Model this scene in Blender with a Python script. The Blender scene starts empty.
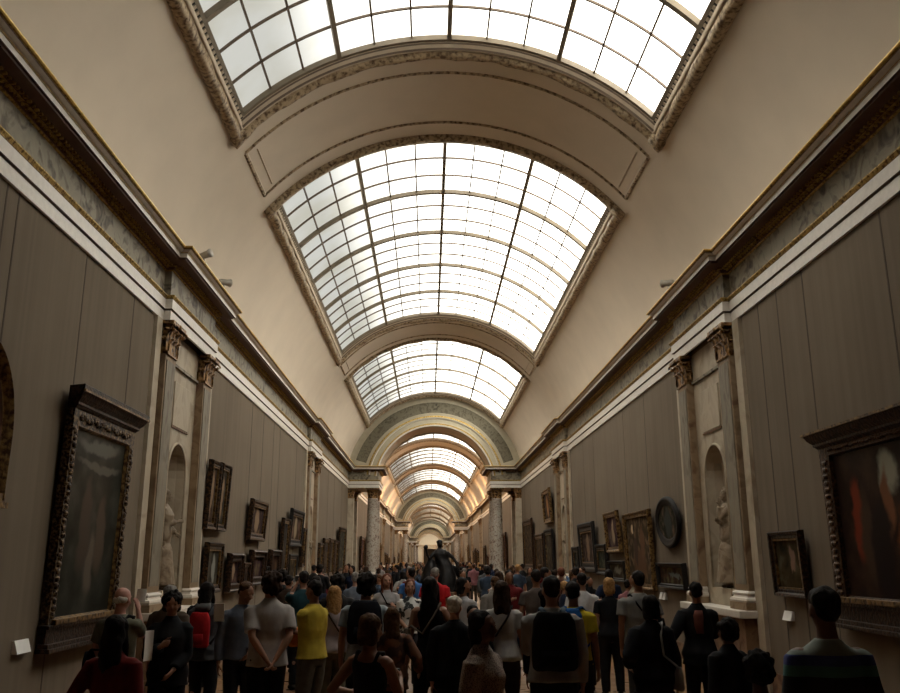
import bpy, bmesh, math, random
from mathutils import Vector, Matrix, noise
random.seed(7)
PI = math.pi
sc = bpy.context.scene
COL = sc.collection
R = math.radians

# ------------------------------------------------------------------ materials
def nt(name):
    m = bpy.data.materials.new(name); m.use_nodes = True
    t = m.node_tree; t.nodes.clear()
    o = t.nodes.new('ShaderNodeOutputMaterial'); b = t.nodes.new('ShaderNodeBsdfPrincipled')
    t.links.new(b.outputs[0], o.inputs[0])
    return m, t, b

def ramp(t, fac, stops, interp='LINEAR'):
    r = t.nodes.new('ShaderNodeValToRGB'); r.color_ramp.interpolation = interp
    e = r.color_ramp.elements
    while len(e) < len(stops): e.new(0.5)
    for k, (p, c) in enumerate(stops):
        e[k].position = p; e[k].color = (*c, 1)
    t.links.new(fac, r.inputs[0]); return r

def coords(t, scale=(1, 1, 1), kind='Object'):
    tc = t.nodes.new('ShaderNodeTexCoord'); mp = t.nodes.new('ShaderNodeMapping')
    mp.inputs['Scale'].default_value = scale
    t.links.new(tc.outputs[kind], mp.inputs[0]); return mp.outputs[0]

def bump(t, b, fac, strength=.3, dist=.02):
    n = t.nodes.new('ShaderNodeBump'); n.inputs['Strength'].default_value = strength; n.inputs['Distance'].default_value = dist
    t.links.new(fac, n.inputs['Height']); t.links.new(n.outputs[0], b.inputs['Normal'])

def noise_tex(t, vec, scale, detail=4, dist=0.0):
    n = t.nodes.new('ShaderNodeTexNoise'); n.inputs['Scale'].default_value = scale
    n.inputs['Detail'].default_value = detail; n.inputs['Distortion'].default_value = dist
    t.links.new(vec, n.inputs['Vector']); return n.outputs[0]

def simple(name, col, rough=.7, metal=0, var=.12, scale=6, bmp=0, spec=.4):
    m, t, b = nt(name)
    v = coords(t); n = noise_tex(t, v, scale)
    lo = tuple(c * (1 - var) for c in col); hi = tuple(min(1, c * (1 + var)) for c in col)
    r = ramp(t, n, [(.3, lo), (.7, hi)]); t.links.new(r.outputs[0], b.inputs['Base Color'])
    b.inputs['Roughness'].default_value = rough; b.inputs['Metallic'].default_value = metal
    b.inputs['Specular IOR Level'].default_value = spec
    if bmp: bump(t, b, n, bmp)
    return m

def marble(name, base, vein, dark, scale=2.5, rough=.35, stretch=(1, 1, 1)):
    m, t, b = nt(name)
    v = coords(t, stretch)
    n = noise_tex(t, v, scale, 8, 1.6)
    r = ramp(t, n, [(.28, dark), (.42, vein), (.52, base), (.7, tuple(c * .88 for c in base))])
    t.links.new(r.outputs[0], b.inputs['Base Color']); b.inputs['Roughness'].default_value = max(rough, .6)
    b.inputs['Specular IOR Level'].default_value = .15
    return m

def gilded(name, gold=(.42, .27, .10), dark=(.07, .035, .018), scale=14, metal=.55, mid=.5):
    m, t, b = nt(name)
    v = coords(t); n = noise_tex(t, v, scale, 5)
    r = ramp(t, n, [(mid - .12, dark), (mid + .1, gold)])
    t.links.new(r.outputs[0], b.inputs['Base Color'])
    b.inputs['Metallic'].default_value = metal; b.inputs['Roughness'].default_value = .5; b.inputs['Specular IOR Level'].default_value = .2
    bump(t, b, n, .7, .02)
    return m

M = {}
# fabric wall covering
def fabric():
    m, t, b = nt('wall fabric')
    v = coords(t, (1, 1, .02)); n = noise_tex(t, v, 9, 3)
    v2 = coords(t); n2 = noise_tex(t, v2, .6, 4)
    mx = t.nodes.new('ShaderNodeMath'); mx.operation = 'ADD'; t.links.new(n, mx.inputs[0]); t.links.new(n2, mx.inputs[1])
    dv = t.nodes.new('ShaderNodeMath'); dv.operation = 'MULTIPLY'; dv.inputs[1].default_value = .5; t.links.new(mx.outputs[0], dv.inputs[0])
    r = ramp(t, dv.outputs[0], [(.38, (.145, .113, .080)), (.62, (.174, .137, .098))])
    t.links.new(r.outputs[0], b.inputs['Base Color']); b.inputs['Roughness'].default_value = .9
    b.inputs['Specular IOR Level'].default_value = .15
    return m
M['fabric'] = fabric()
M['seam'] = simple('fabric seam', (.07, .05, .035), .9)
M['plaster'] = simple('cove plaster', (.64, .55, .435), .85, var=.04, scale=1.2, spec=.2)
M['soffit'] = simple('vault rib plaster', (.56, .45, .33), .85, var=.05, scale=1.5, spec=.2)
M['cream'] = simple('cream moulding', (.50, .41, .30), .7, var=.08, scale=8, spec=.25)
M['stonewhite'] = simple('pale architrave stone', (.60, .55, .48), .45, var=.07, scale=12)
M['goldline'] = gilded('gold edge', (.46, .31, .09), (.12, .065, .02), 20, .5, .45)
M['gold'] = gilded('carved gilding', (.42, .32, .20), (.10, .06, .032), 13, .15, .47)
M['goldcap'] = gilded('gilded capital', (.33, .19, .075), (.045, .022, .012), 12, .5, .5)
M['giltlip'] = simple('gilt lip', (.70, .47, .12), .4, .5, var=.25, scale=20)
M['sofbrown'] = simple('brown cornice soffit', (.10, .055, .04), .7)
M['frieze'] = marble('grey veined frieze marble', (.25, .22, .16), (.15, .125, .09), (.05, .038, .03), 3.0)
M['creammarble'] = marble('cream marble', (.44, .37, .275), (.36, .30, .22), (.29, .22, .15), 1.3)
M['greymarble'] = marble('grey pilaster marble', (.225, .195, .145), (.18, .15, .11), (.12, .095, .07), 3, stretch=(1, 1, .4))
M['redmarble'] = marble('ochre marble edge', (.27, .19, .115), (.20, .13, .075), (.13, .07, .045), 2.2)
M['speckle'] = marble('speckled column marble', (.42, .38, .32), (.27, .21, .17), (.12, .07, .06), 6)
M['archstone'] = simple('arch stone', (.37, .33, .24), .7, var=.06, scale=5, spec=.2)
M['green'] = marble('green grey arch marble', (.15, .132, .090), (.11, .096, .065), (.05, .042, .03), 4)
M['plinth'] = marble('brown plinth marble', (.20, .12, .07), (.13, .07, .045), (.08, .04, .03), 3, .5)
M['iron'] = simple('glazing bar paint', (.14, .10, .07), .6)
M['heavyiron'] = simple('main rib paint', (.20, .16, .11), .6)
M['vent'] = simple('dark vent gap', (.02, .018, .016), .8)
M['bronze'] = simple('dark bronze', (.012, .011, .011), .45, .6, var=.3, scale=9)
M['statue'] = marble('weathered statue marble', (.27, .21, .145), (.20, .145, .095), (.10, .065, .045), 4, .6)
M['paper'] = simple('white paper', (.82, .80, .76), .8, var=.03)
M['black metal'] = simple('black lamp metal', (.03, .03, .03), .5, .3)
M['lampmetal'] = simple('grey lamp metal', (.45, .42, .36), .5, .3)
M['frame dark'] = gilded('dark gilded frame', (.095, .045, .017), (.012, .007, .004), 18, .3, .57)
M['frame brown'] = gilded('brown carved frame', (.06, .028, .013), (.011, .006, .004), 22, .25, .56)
M['frame gold'] = gilded('old gold frame', (.22, .13, .045), (.045, .022, .010), 15, .45, .5)
M['frame black'] = simple('black frame', (.014, .012, .011), .65, var=.3, spec=.15)
M['endwall'] = simple('cream end wall', (.60, .56, .46), .8, var=.05)

def parquet():
    m, t, b = nt('oak parquet')
    v = coords(t, (1, 1, 1))
    mp = t.nodes.new('ShaderNodeMapping'); mp.inputs['Rotation'].default_value = (0, 0, PI / 4)
    t.links.new(v, mp.inputs[0])
    br = t.nodes.new('ShaderNodeTexBrick'); br.offset = .5
    br.inputs['Scale'].default_value = 1; br.inputs['Brick Width'].default_value = .45; br.inputs['Row Height'].default_value = .09
    br.inputs['Mortar Size'].default_value = .003
    br.inputs['Color1'].default_value = (.24, .125, .05, 1); br.inputs['Color2'].default_value = (.17, .085, .034, 1)
    br.inputs['Mortar'].default_value = (.08, .04, .02, 1)
    t.links.new(mp.outputs[0], br.inputs['Vector'])
    t.links.new(br.outputs[0], b.inputs['Base Color'])
    n = noise_tex(t, v, 3, 4)
    rr = ramp(t, n, [(.3, (.25, .25, .25)), (.7, (.42, .42, .42))]); t.links.new(rr.outputs[0], b.inputs['Roughness'])
    return m
M['floor'] = parquet()

def pane_glass():
    m = bpy.data.materials.new('frosted skylight glass'); m.use_nodes = True
    t = m.node_tree; t.nodes.clear()
    o = t.nodes.new('ShaderNodeOutputMaterial'); tr = t.nodes.new('ShaderNodeBsdfTranslucent')
    gl = t.nodes.new('ShaderNodeBsdfGlossy'); gl.inputs['Roughness'].default_value = .5; gl.inputs['Color'].default_value = (.5, .5, .5, 1)
    v = coords(t); n = noise_tex(t, v, .8, 3)
    vo = t.nodes.new('ShaderNodeTexVoronoi'); vo.inputs['Scale'].default_value = .45; t.links.new(v, vo.inputs['Vector'])
    r = ramp(t, n, [(.35, (.80, .79, .72)), (.6, (.90, .91, .89))])
    t.links.new(r.outputs[0], tr.inputs[0])
    mx = t.nodes.new('ShaderNodeMixShader'); mx.inputs[0].default_value = .04
    t.links.new(tr.outputs[0], mx.inputs[1]); t.links.new(gl.outputs[0], mx.inputs[2]); t.links.new(mx.outputs[0], o.inputs[0])
    return m
M['glass'] = pane_glass()

def picture(name, base, blobs, rough=.35, seed=0.0, scale=3):
    """a dark painted picture: soft figures (y, z, ry, rz, colour) in the canvas's own plane"""
    m, t, b = nt(name)
    tc = t.nodes.new('ShaderNodeTexCoord')
    ofs = t.nodes.new('ShaderNodeVectorMath'); ofs.operation = 'ADD'; ofs.inputs[1].default_value = (seed, seed * 2, seed * 3)
    t.links.new(tc.outputs['Object'], ofs.inputs[0])
    nn = t.nodes.new('ShaderNodeTexNoise'); nn.inputs['Scale'].default_value = scale; nn.inputs['Detail'].default_value = 6
    t.links.new(ofs.outputs[0], nn.inputs['Vector'])
    r = ramp(t, nn.outputs[0], [(.3, tuple(c * .35 for c in base[0])), (.5, base[0]), (.68, base[1])])
    col = r.outputs[0]
    sub = t.nodes.new('ShaderNodeVectorMath'); sub.operation = 'SUBTRACT'; sub.inputs[1].default_value = (.5, .5, .5)
    t.links.new(nn.outputs[1], sub.inputs[0])
    sm = t.nodes.new('ShaderNodeVectorMath'); sm.operation = 'SCALE'; sm.inputs[3].default_value = .35
    t.links.new(sub.outputs[0], sm.inputs[0])
    wp = t.nodes.new('ShaderNodeVectorMath'); wp.operation = 'ADD'
    t.links.new(tc.outputs['Object'], wp.inputs[0]); t.links.new(sm.outputs[0], wp.inputs[1])
    for (y, z, ry, rz, c) in blobs:
        s1 = t.nodes.new('ShaderNodeVectorMath'); s1.operation = 'SUBTRACT'; s1.inputs[1].default_value = (0, y, z)
        t.links.new(wp.outputs[0], s1.inputs[0])
        s2 = t.nodes.new('ShaderNodeVectorMath'); s2.operation = 'MULTIPLY'; s2.inputs[1].default_value = (0, 1 / ry, 1 / rz)
        t.links.new(s1.outputs[0], s2.inputs[0])
        ln = t.nodes.new('ShaderNodeVectorMath'); ln.operation = 'LENGTH'; t.links.new(s2.outputs[0], ln.inputs[0])
        mr = t.nodes.new('ShaderNodeMapRange'); mr.interpolation_type = 'SMOOTHSTEP'
        mr.inputs['From Min'].default_value = 1.1; mr.inputs['From Max'].default_value = .6
        t.links.new(ln.outputs['Value'], mr.inputs['Value'])
        mx = t.nodes.new('ShaderNodeMix'); mx.data_type = 'RGBA'
        t.links.new(mr.outputs[0], mx.inputs[0]); t.links.new(col, mx.inputs[6]); mx.inputs[7].default_value = (*c, 1)
        col = mx.outputs[2]
    t.links.new(col, b.inputs['Base Color']); b.inputs['Roughness'].default_value = rough
    b.inputs['Specular IOR Level'].default_value = .05
    return m

_cloth = {}
def cloth(col, rough=.9):
    col = tuple(c*.72 for c in col); k = tuple(round(c, 3) for c in col)
    if k not in _cloth: _cloth[k] = simple('cloth', col, rough, var=.18, scale=10, bmp=.15, spec=.15)
    return _cloth[k]

# ------------------------------------------------------------------ mesh helpers
class MB:
    def __init__(s): s.v = []; s.f = []; s.m = []
    def add(s, vs, fs, mi=0):
        o = len(s.v); s.v += [tuple(p) for p in vs]
        for k, f in enumerate(fs):
            s.f.append([i + o for i in f]); s.m.append(mi[k] if isinstance(mi, (list, tuple)) else mi)
    def box(s, x0, x1, y0, y1, z0, z1, mi=0, mat=None):
        vs = [Vector(p) for p in ((x0,y0,z0),(x1,y0,z0),(x1,y1,z0),(x0,y1,z0),(x0,y0,z1),(x1,y0,z1),(x1,y1,z1),(x0,y1,z1))]
        if mat: vs = [mat @ p for p in vs]
        s.add(vs, [(0,3,2,1),(4,5,6,7),(0,1,5,4),(1,2,6,5),(2,3,7,6),(3,0,4,7)], mi)
    def loft(s, rings, mi=0, cap=True):
        n = len(rings[0]); vs = [p for r in rings for p in r]; fs = []
        for k in range(len(rings) - 1):
            for i in range(n):
                j = (i + 1) % n
                fs.append((k*n+i, k*n+j, (k+1)*n+j, (k+1)*n+i))
        if cap: fs.append(tuple(range(n - 1, -1, -1))); fs.append(tuple((len(rings)-1)*n + i for i in range(n)))
        s.add(vs, fs, mi)
    def rings(s, spec, n=16, mi=0, mat=None):
        """spec: (cx, cy, z, rx, ry) horizontal ellipses"""
        rr = []
        for (cx, cy, z, rx, ry) in spec:
            q = [Vector((cx + rx*math.cos(2*PI*i/n), cy + ry*math.sin(2*PI*i/n), z)) for i in range(n)]
            if mat: q = [mat @ p for p in q]
            rr.append(q)
        s.loft(rr, mi)
    def tube(s, pts, rad, n=8, mi=0, flat=1.0, cap=True):
        pts = [Vector(p) for p in pts]
        if not isinstance(rad, (list, tuple)): rad = [rad] * len(pts)
        rr = []; up = None
        for k, p in enumerate(pts):
            d = (pts[min(k+1, len(pts)-1)] - pts[max(k-1, 0)])
            if d.length < 1e-7: d = Vector((0, 0, 1))
            d.normalize()
            if up is None:
                up = Vector((0, 0, 1)) if abs(d.z) < .9 else Vector((0, 1, 0))
            a = up - d * up.dot(d)
            if a.length < 1e-4: a = d.orthogonal()
            a.normalize(); b = d.cross(a); up = a
            rr.append([p + (a*math.cos(2*PI*i/n) + b*math.sin(2*PI*i/n)*flat) * rad[k] for i in range(n)])
        s.loft(rr, mi, cap)
    def ell(s, c, r, n=14, m=9, mi=0, mat=None):
        rr = []
        for k in range(1, m):
            th = PI*k/m
            q = [Vector((c[0]+r[0]*math.sin(th)*math.cos(2*PI*i/n), c[1]+r[1]*math.sin(th)*math.sin(2*PI*i/n), c[2]+r[2]*math.cos(th))) for i in range(n)]
            if mat: q = [mat @ p for p in q]
            rr.append(q)
        s.loft(rr, mi)
    def lathe(s, prof, n=20, c=(0, 0), mi=0):
        s.loft([[Vector((c[0]+r*math.cos(2*PI*i/n), c[1]+r*math.sin(2*PI*i/n), z)) for i in range(n)] for r, z in prof], mi)
    def plan_sweep(s, prof, path, side=1, mi=0, cap=True):
        """profile (d, z) swept along a plan polyline; d points to the right of travel (side=1)"""
        P = [Vector(p) for p in path]; nrm = []
        for k in range(len(P)-1):
            d = (P[k+1]-P[k]).normalized(); nrm.append(Vector((d.y, -d.x))*side)
        rr = []
        for k in range(len(P)):
            a = nrm[max(k-1, 0)]; b = nrm[min(k, len(nrm)-1)]
            mm = (a + b) / (1 + a.dot(b))
            rr.append([(P[k].x + mm.x*d, P[k].y + mm.y*d, z) for d, z in prof])
        n = len(prof); vs = [p for r in rr for p in r]; fs = []; mis = []
        for k in range(len(P)-1):
            for i in range(n-1):
                fs.append((k*n+i, k*n+i+1, (k+1)*n+i+1, (k+1)*n+i)); mis.append(mi[i] if isinstance(mi, (list, tuple)) else mi)
        s.add(vs, fs, mis)
    def arc(s, prof, a0, a1, n, cz, mi=0, cx=0, wob=None):
        """profile (r, y) swept round the gallery's axis; angles in degrees"""
        m = len(prof); vs = []; fs = []; mis = []
        for k in range(n+1):
            a = R(a0 + (a1-a0)*k/n)
            for j, (r, y) in enumerate(prof):
                dr = wob(k, j) if wob else 0
                vs.append((cx + (r+dr)*math.cos(a), y, cz + (r+dr)*math.sin(a)))
        for k in range(n):
            for i in range(m-1):
                fs.append((k*m+i, k*m+i+1, (k+1)*m+i+1, (k+1)*m+i)); mis.append(mi[i] if isinstance(mi, (list, tuple)) else mi)
        s.add(vs, fs, mis)
    def build(s, name, mats, parent=None, smooth=False, loc=None, bevel=0, autos=None):
        me = bpy.data.meshes.new(name); me.from_pydata(s.v, [], s.f)
        if not isinstance(mats, (list, tuple)): mats = [mats]
        for m in mats: me.materials.append(m)
        me.polygons.foreach_set('material_index', s.m)
        bm = bmesh.new(); bm.from_mesh(me); bmesh.ops.recalc_face_normals(bm, faces=bm.faces); bm.to_mesh(me); bm.free()
        if smooth: me.polygons.foreach_set('use_smooth', [True]*len(me.polygons))
        o = bpy.data.objects.new(name, me); COL.objects.link(o)
        if parent: o.parent = parent
        if loc: o.location = loc
        if bevel:
            b = o.modifiers.new('bevel', 'BEVEL'); b.width = bevel; b.segments = 2; b.limit_method = 'ANGLE'
        return o

def tag(o, label=None, cat=None, group=None, kind=None):
    if label: o['label'] = label
    if cat: o['category'] = cat
    if group: o['group'] = group
    if kind: o['kind'] = kind
    return o
def empty(name, loc=(0, 0, 0), rz=0):
    o = bpy.data.objects.new(name, None); COL.objects.link(o); o.location = loc; o.rotation_euler = (0, 0, rz); o.empty_display_size = .2
    return o
def kids(o): return [c for c in ALLKIDS.get(o.name, [])] if False else list(o.children)
def copy_tree(o, parent=None):
    c = o.copy(); COL.objects.link(c)
    if parent: c.parent = parent
    for ch in list(o.children): copy_tree(ch, c)
    return c

# ------------------------------------------------------------------ the gallery, X across, Y along, Z up
W = 4.95            # half width at the wall face
ZA, ZC = 6.0, 7.20  # underside of the architrave, top of the cornice
CZ, RV = 6.2, 5.1   # centre height and radius of the vault
Y0, Y1 = -6.0, 265.0
ARCH = [(49.0, 52.2), (118.0, 121.0), (205.0, 208.0), (245.0, 248.0)]
NICHE = [15.72, 33.75, 69.5, 87.4, 105.3, 139, 157, 175, 226]
BAYS = [(8.0, 14.35), (17.4, 32.5), (35.45, 48.7), (53.3, 67.8), (71.5, 85.8), (89.3, 103.6), (107.1, 117.7),  # first skylight shortened out of view to cut daylight near the camera
        (123, 137.3), (140.8, 155.1), (158.9, 173.2), (176.8, 191.1), (194.6, 204.7), (210, 224.3), (228, 242.3), (249.5, 262)]

fl = MB(); fl.box(-5.9, 5.9, Y0 - .3, Y1 + 8, -.3, 0)
tag(fl.build('floor', M['floor']), kind='structure')

# walls: fabric covered masonry between the niche bays, with seams
def wall(name, s, seams):
    w = MB()
    def B(xa, xb, ya, yb, za, zb, mi=0):
        w.box(min(s*xa, s*xb), max(s*xa, s*xb), ya, yb, za, zb, mi)
    ys = [Y0] + [v for c in NICHE for v in (c-1.95, c+1.95)] + [Y1]
    for k in range(0, len(ys), 2): B(W, 5.72, ys[k], ys[k+1], 0, ZA)
    B(5.70, 5.88, Y0, Y1, 0, 7.3)
    B(W + .02, 5.75, Y0, Y1, ZA, 7.18)
    for y in seams:
        if not any(abs(y-c) < 2.0 for c in NICHE): B(W - .004, W + .01, y-.014, y+.014, .0, ZA, 1)
    return tag(w.build(name, [M['fabric'], M['seam']]), kind='structure')
rs = random.Random(3)
def more_seams(base, start):
    y = start; out = list(base)
    while y < 118:
        out.append(y); y += rs.choice([.55, 1.1, 1.75, 2.6, 3.4])
    return out
wall('wall_left', -1, more_seams([1.5, 4.4, 6.3, 8.68, 8.95, 10.9, 12.8, 22.03, 23.6], 25.2))
wall('wall_right', 1, more_seams([2, 4.8, 7.2, 9.22, 11.38, 12.3, 13.04, 20.6, 22.92, 27.3], 29.1))
bw = MB(); bw.box(-5.8, 5.8, Y0-.3, Y0, 0, 11.6); tag(bw.build('wall_unseen_back', simple('dark red unseen wall', (.06, .02, .016), .9)), kind='structure')  # unseen end wall, added close and dark to cut light on near figures

# end wall with the far doorway
ew = MB()
ew.box(-5.8, -1.9, Y1, Y1+.5, 0, 11.6); ew.box(1.9, 5.8, Y1, Y1+.5, 0, 11.6); ew.box(-1.9, 1.9, Y1, Y1+.5, 5.3, 11.6)
endw = tag(ew.build('wall_front', M['endwall']), kind='structure')
dr = MB(); dr.box(-1.9, 1.9, Y1+5, Y1+5.2, 0, 6)
dr.box(-2.1, -1.9, Y1, Y1+5.2, 0, 6); dr.box(1.9, 2.1, Y1, Y1+5.2, 0, 6); dr.box(-2.1, 2.1, Y1, Y1+5.2, 5.3, 5.5)
do = tag(dr.build('door_1', simple('dark far room', (.10, .07, .045), .8)), kind='structure')
df = MB()
for s in (-1, 1): df.box(s*2.1-.25, s*2.1+.25, Y1-.15, Y1+.02, 0, 5.6)
df.box(-2.6, 2.6, Y1-.2, Y1+.02, 5.3, 5.75)
df.box(-4.9, 4.9, Y1-.35, Y1+.01, 6.1, 6.4); df.box(-4.9, 4.9, Y1-.45, Y1+.01, 6.4, 6.5)
df.arc([(3.6, Y1-.02), (3.6, Y1-.25), (3.3, Y1-.3), (3.2, Y1-.1), (3.2, Y1)], 0, 180, 40, 6.5)
df.build('door_frame', M['cream'], do)

# baseboards
for nm, s in (('baseboard_left', -1), ('baseboard_right', 1)):
    b = MB(); ys = [Y0] + [v for c in NICHE for v in (c-1.97, c+1.97)] + [Y1]
    for k in range(0, len(ys), 2): b.box(min(s*W, s*(W-.03)), max(s*W, s*(W-.03)), ys[k], ys[k+1], 0, .32)
    tag(b.build(nm, M['plinth']), kind='structure')

# entablature with returns at niche bays and round the arch blocks
def wall_path(s):
    P = [(s*W, Y0)]
    ev = [('n', c) for c in NICHE] + [('a', a) for a in ARCH]
    ev.sort(key=lambda e: e[1] if e[0] == 'n' else e[1][0])
    for k, e in ev:
        if k == 'n':
            P += [(s*W, e-1.55), (s*(W-.12), e-1.55), (s*(W-.12), e+1.55), (s*W, e+1.55)]
        else:
            P += [(s*W, e[0]), (s*3.22, e[0]), (s*3.22, e[1]), (s*W, e[1])]
    return P + [(s*W, Y1)]
ARCHI = [(0, ZA), (.04, ZA), (.04, 6.17), (.03, 6.178), (.03, 6.190), (.065, 6.20), (.065, 6.37), (.07, 6.375), (.075, 6.385), (.10, 6.42), (.10, 6.435), (0, 6.45)]
ARCHM = [0, 0, 2, 2, 2, 0, 2, 1, 1, 1, 1]
FRI = [(0, 6.44), (0, 6.905)]
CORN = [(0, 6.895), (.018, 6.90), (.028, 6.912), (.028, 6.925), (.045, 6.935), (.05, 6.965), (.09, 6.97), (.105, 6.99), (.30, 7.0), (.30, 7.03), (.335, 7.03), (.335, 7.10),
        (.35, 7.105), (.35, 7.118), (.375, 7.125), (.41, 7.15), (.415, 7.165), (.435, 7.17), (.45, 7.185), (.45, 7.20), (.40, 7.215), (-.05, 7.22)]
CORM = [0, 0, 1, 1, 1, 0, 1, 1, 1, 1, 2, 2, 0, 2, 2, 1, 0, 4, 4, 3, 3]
for k, s in ((1, -1), (2, 1)):
    path = wall_path(s)
    root = tag(empty('trim_%d' % k, (0, 0, 0)), kind='structure')
    a = MB(); a.plan_sweep(ARCHI, path, -s, ARCHM); a.build('architrave', [M['stonewhite'], M['goldline'], M['iron']], root)
    a = MB(); a.plan_sweep(FRI, path, -s); a.build('frieze', M['frieze'], root)
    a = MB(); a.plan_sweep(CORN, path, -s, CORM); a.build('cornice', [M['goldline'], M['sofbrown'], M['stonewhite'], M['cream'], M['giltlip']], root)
    # egg and dart beads under the cornice, near part only
    d = MB()
    for q in range(len(path)-1):
        (xa, ya), (xb, yb) = path[q], path[q+1]
        if xa != xb or ya > 49: continue
        y = max(ya, 1.0) + .05
        while y < yb - .04:
            xx = s*(abs(xa) - .06)
            d.ell((xx, y, 6.945), (.026, .026, .024), 6, 4)
            d.box(min(xx - s*.045, xx - s*.09), max(xx - s*.045, xx - s*.09), y-.018, y+.018, 6.965, 6.998, 0)
            y += .095
    d.build('egg_and_dart', [M['goldline'], M['stonewhite']], root, smooth=False)

# vault plaster
def ylsweep(mb, prof, y0, y1, n, mi=0, wob=None):
    """profile (angle_deg, r) carried straight along Y"""
    m = len(prof); vs = []; fs = []; mis = []
    for k in range(n+1):
        y = y0 + (y1-y0)*k/n
        for j, (a, r) in enumerate(prof):
            dr = wob(k, j) if wob else 0
            vs.append(((r+dr)*math.cos(R(a)), y, CZ + (r+dr)*math.sin(R(a))))
    for k in range(n):
        for i in range(m-1):
            fs.append((k*m+i, k*m+i+1, (k+1)*m+i+1, (k+1)*m+i)); mis.append(mi[i] if isinstance(mi, (list, tuple)) else mi)
    mb.add(vs, fs, mis)
AF = math.degrees(math.acos(3.95/RV))   # outer edge of the skylight frame
AG = math.degrees(math.acos(3.76/5.22)) # edge of the glass
ce = MB()
for s in (0, 1):
    pr = [(a if s == 0 else 180-a, RV) for a in [8 + (AF-8)*q/12 for q in range(13)]]
    ylsweep(ce, pr, Y0, Y1, 30)
edges = [Y0] + [v for b in BAYS for v in b] + [Y1]
for k in range(0, len(edges), 2):
    ce.arc([(RV, edges[k]), (RV, edges[k+1])], AF, 180-AF, 48, CZ)
tag(ce.build('ceiling', M['plaster'], smooth=True), kind='structure')

# gilt framed panels on the ribs between the skylights
rk = 3
def rib_panel(ya, yb, k, hi=True):
    root = tag(empty('trim_%d' % k, (0, (ya+yb)/2, 0)), kind='structure')
    g = MB(); n = 60 if hi else 20
    c = (ya+yb)/2; w = (yb-ya)/2 - .55; a0 = AF + 1.5; a1 = 180 - a0
    def bead(r, y0, y1, t, aa, ab, mi):
        g.arc([(RV-.0, y0-t), (RV-.03, y0-t*.5), (RV-.03, y0+t*.5), (RV, y0+t)], aa, ab, n, CZ, mi)
    for sy in (-1, 1):
        g.arc([(RV, sy*w-.05), (RV-.035, sy*w-.03), (RV-.035, sy*w), (RV-.02, sy*w+.02), (RV, sy*w+.05)], a0, a1, n, CZ, [0, 0, 1, 1])
    for a in (a0, a1):
        sg = 1 if a < 90 else -1
        ylsweep(g, [(a-.5*sg, RV), (a-.2*sg, RV-.035), (a+.2*sg, RV-.035), (a+.6*sg, RV)], -w, w, 1, [0, 0, 1])
        b = a + 3.0*sg
        ylsweep(g, [(b-.25*sg, RV), (b, RV-.02), (b+.25*sg, RV)], -w+.18, w-.18, 1, 1)
    g.build('panel_moulding', [M['gold'], M['cream']], root)
gaps = [(BAYS[i][1], BAYS[i+1][0]) for i in range(len(BAYS)-1) if BAYS[i+1][0]-BAYS[i][1] < 4.0]
for ga in gaps:
    rib_panel(ga[0], ga[1], rk, ga[0] < 50); rk += 1

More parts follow.
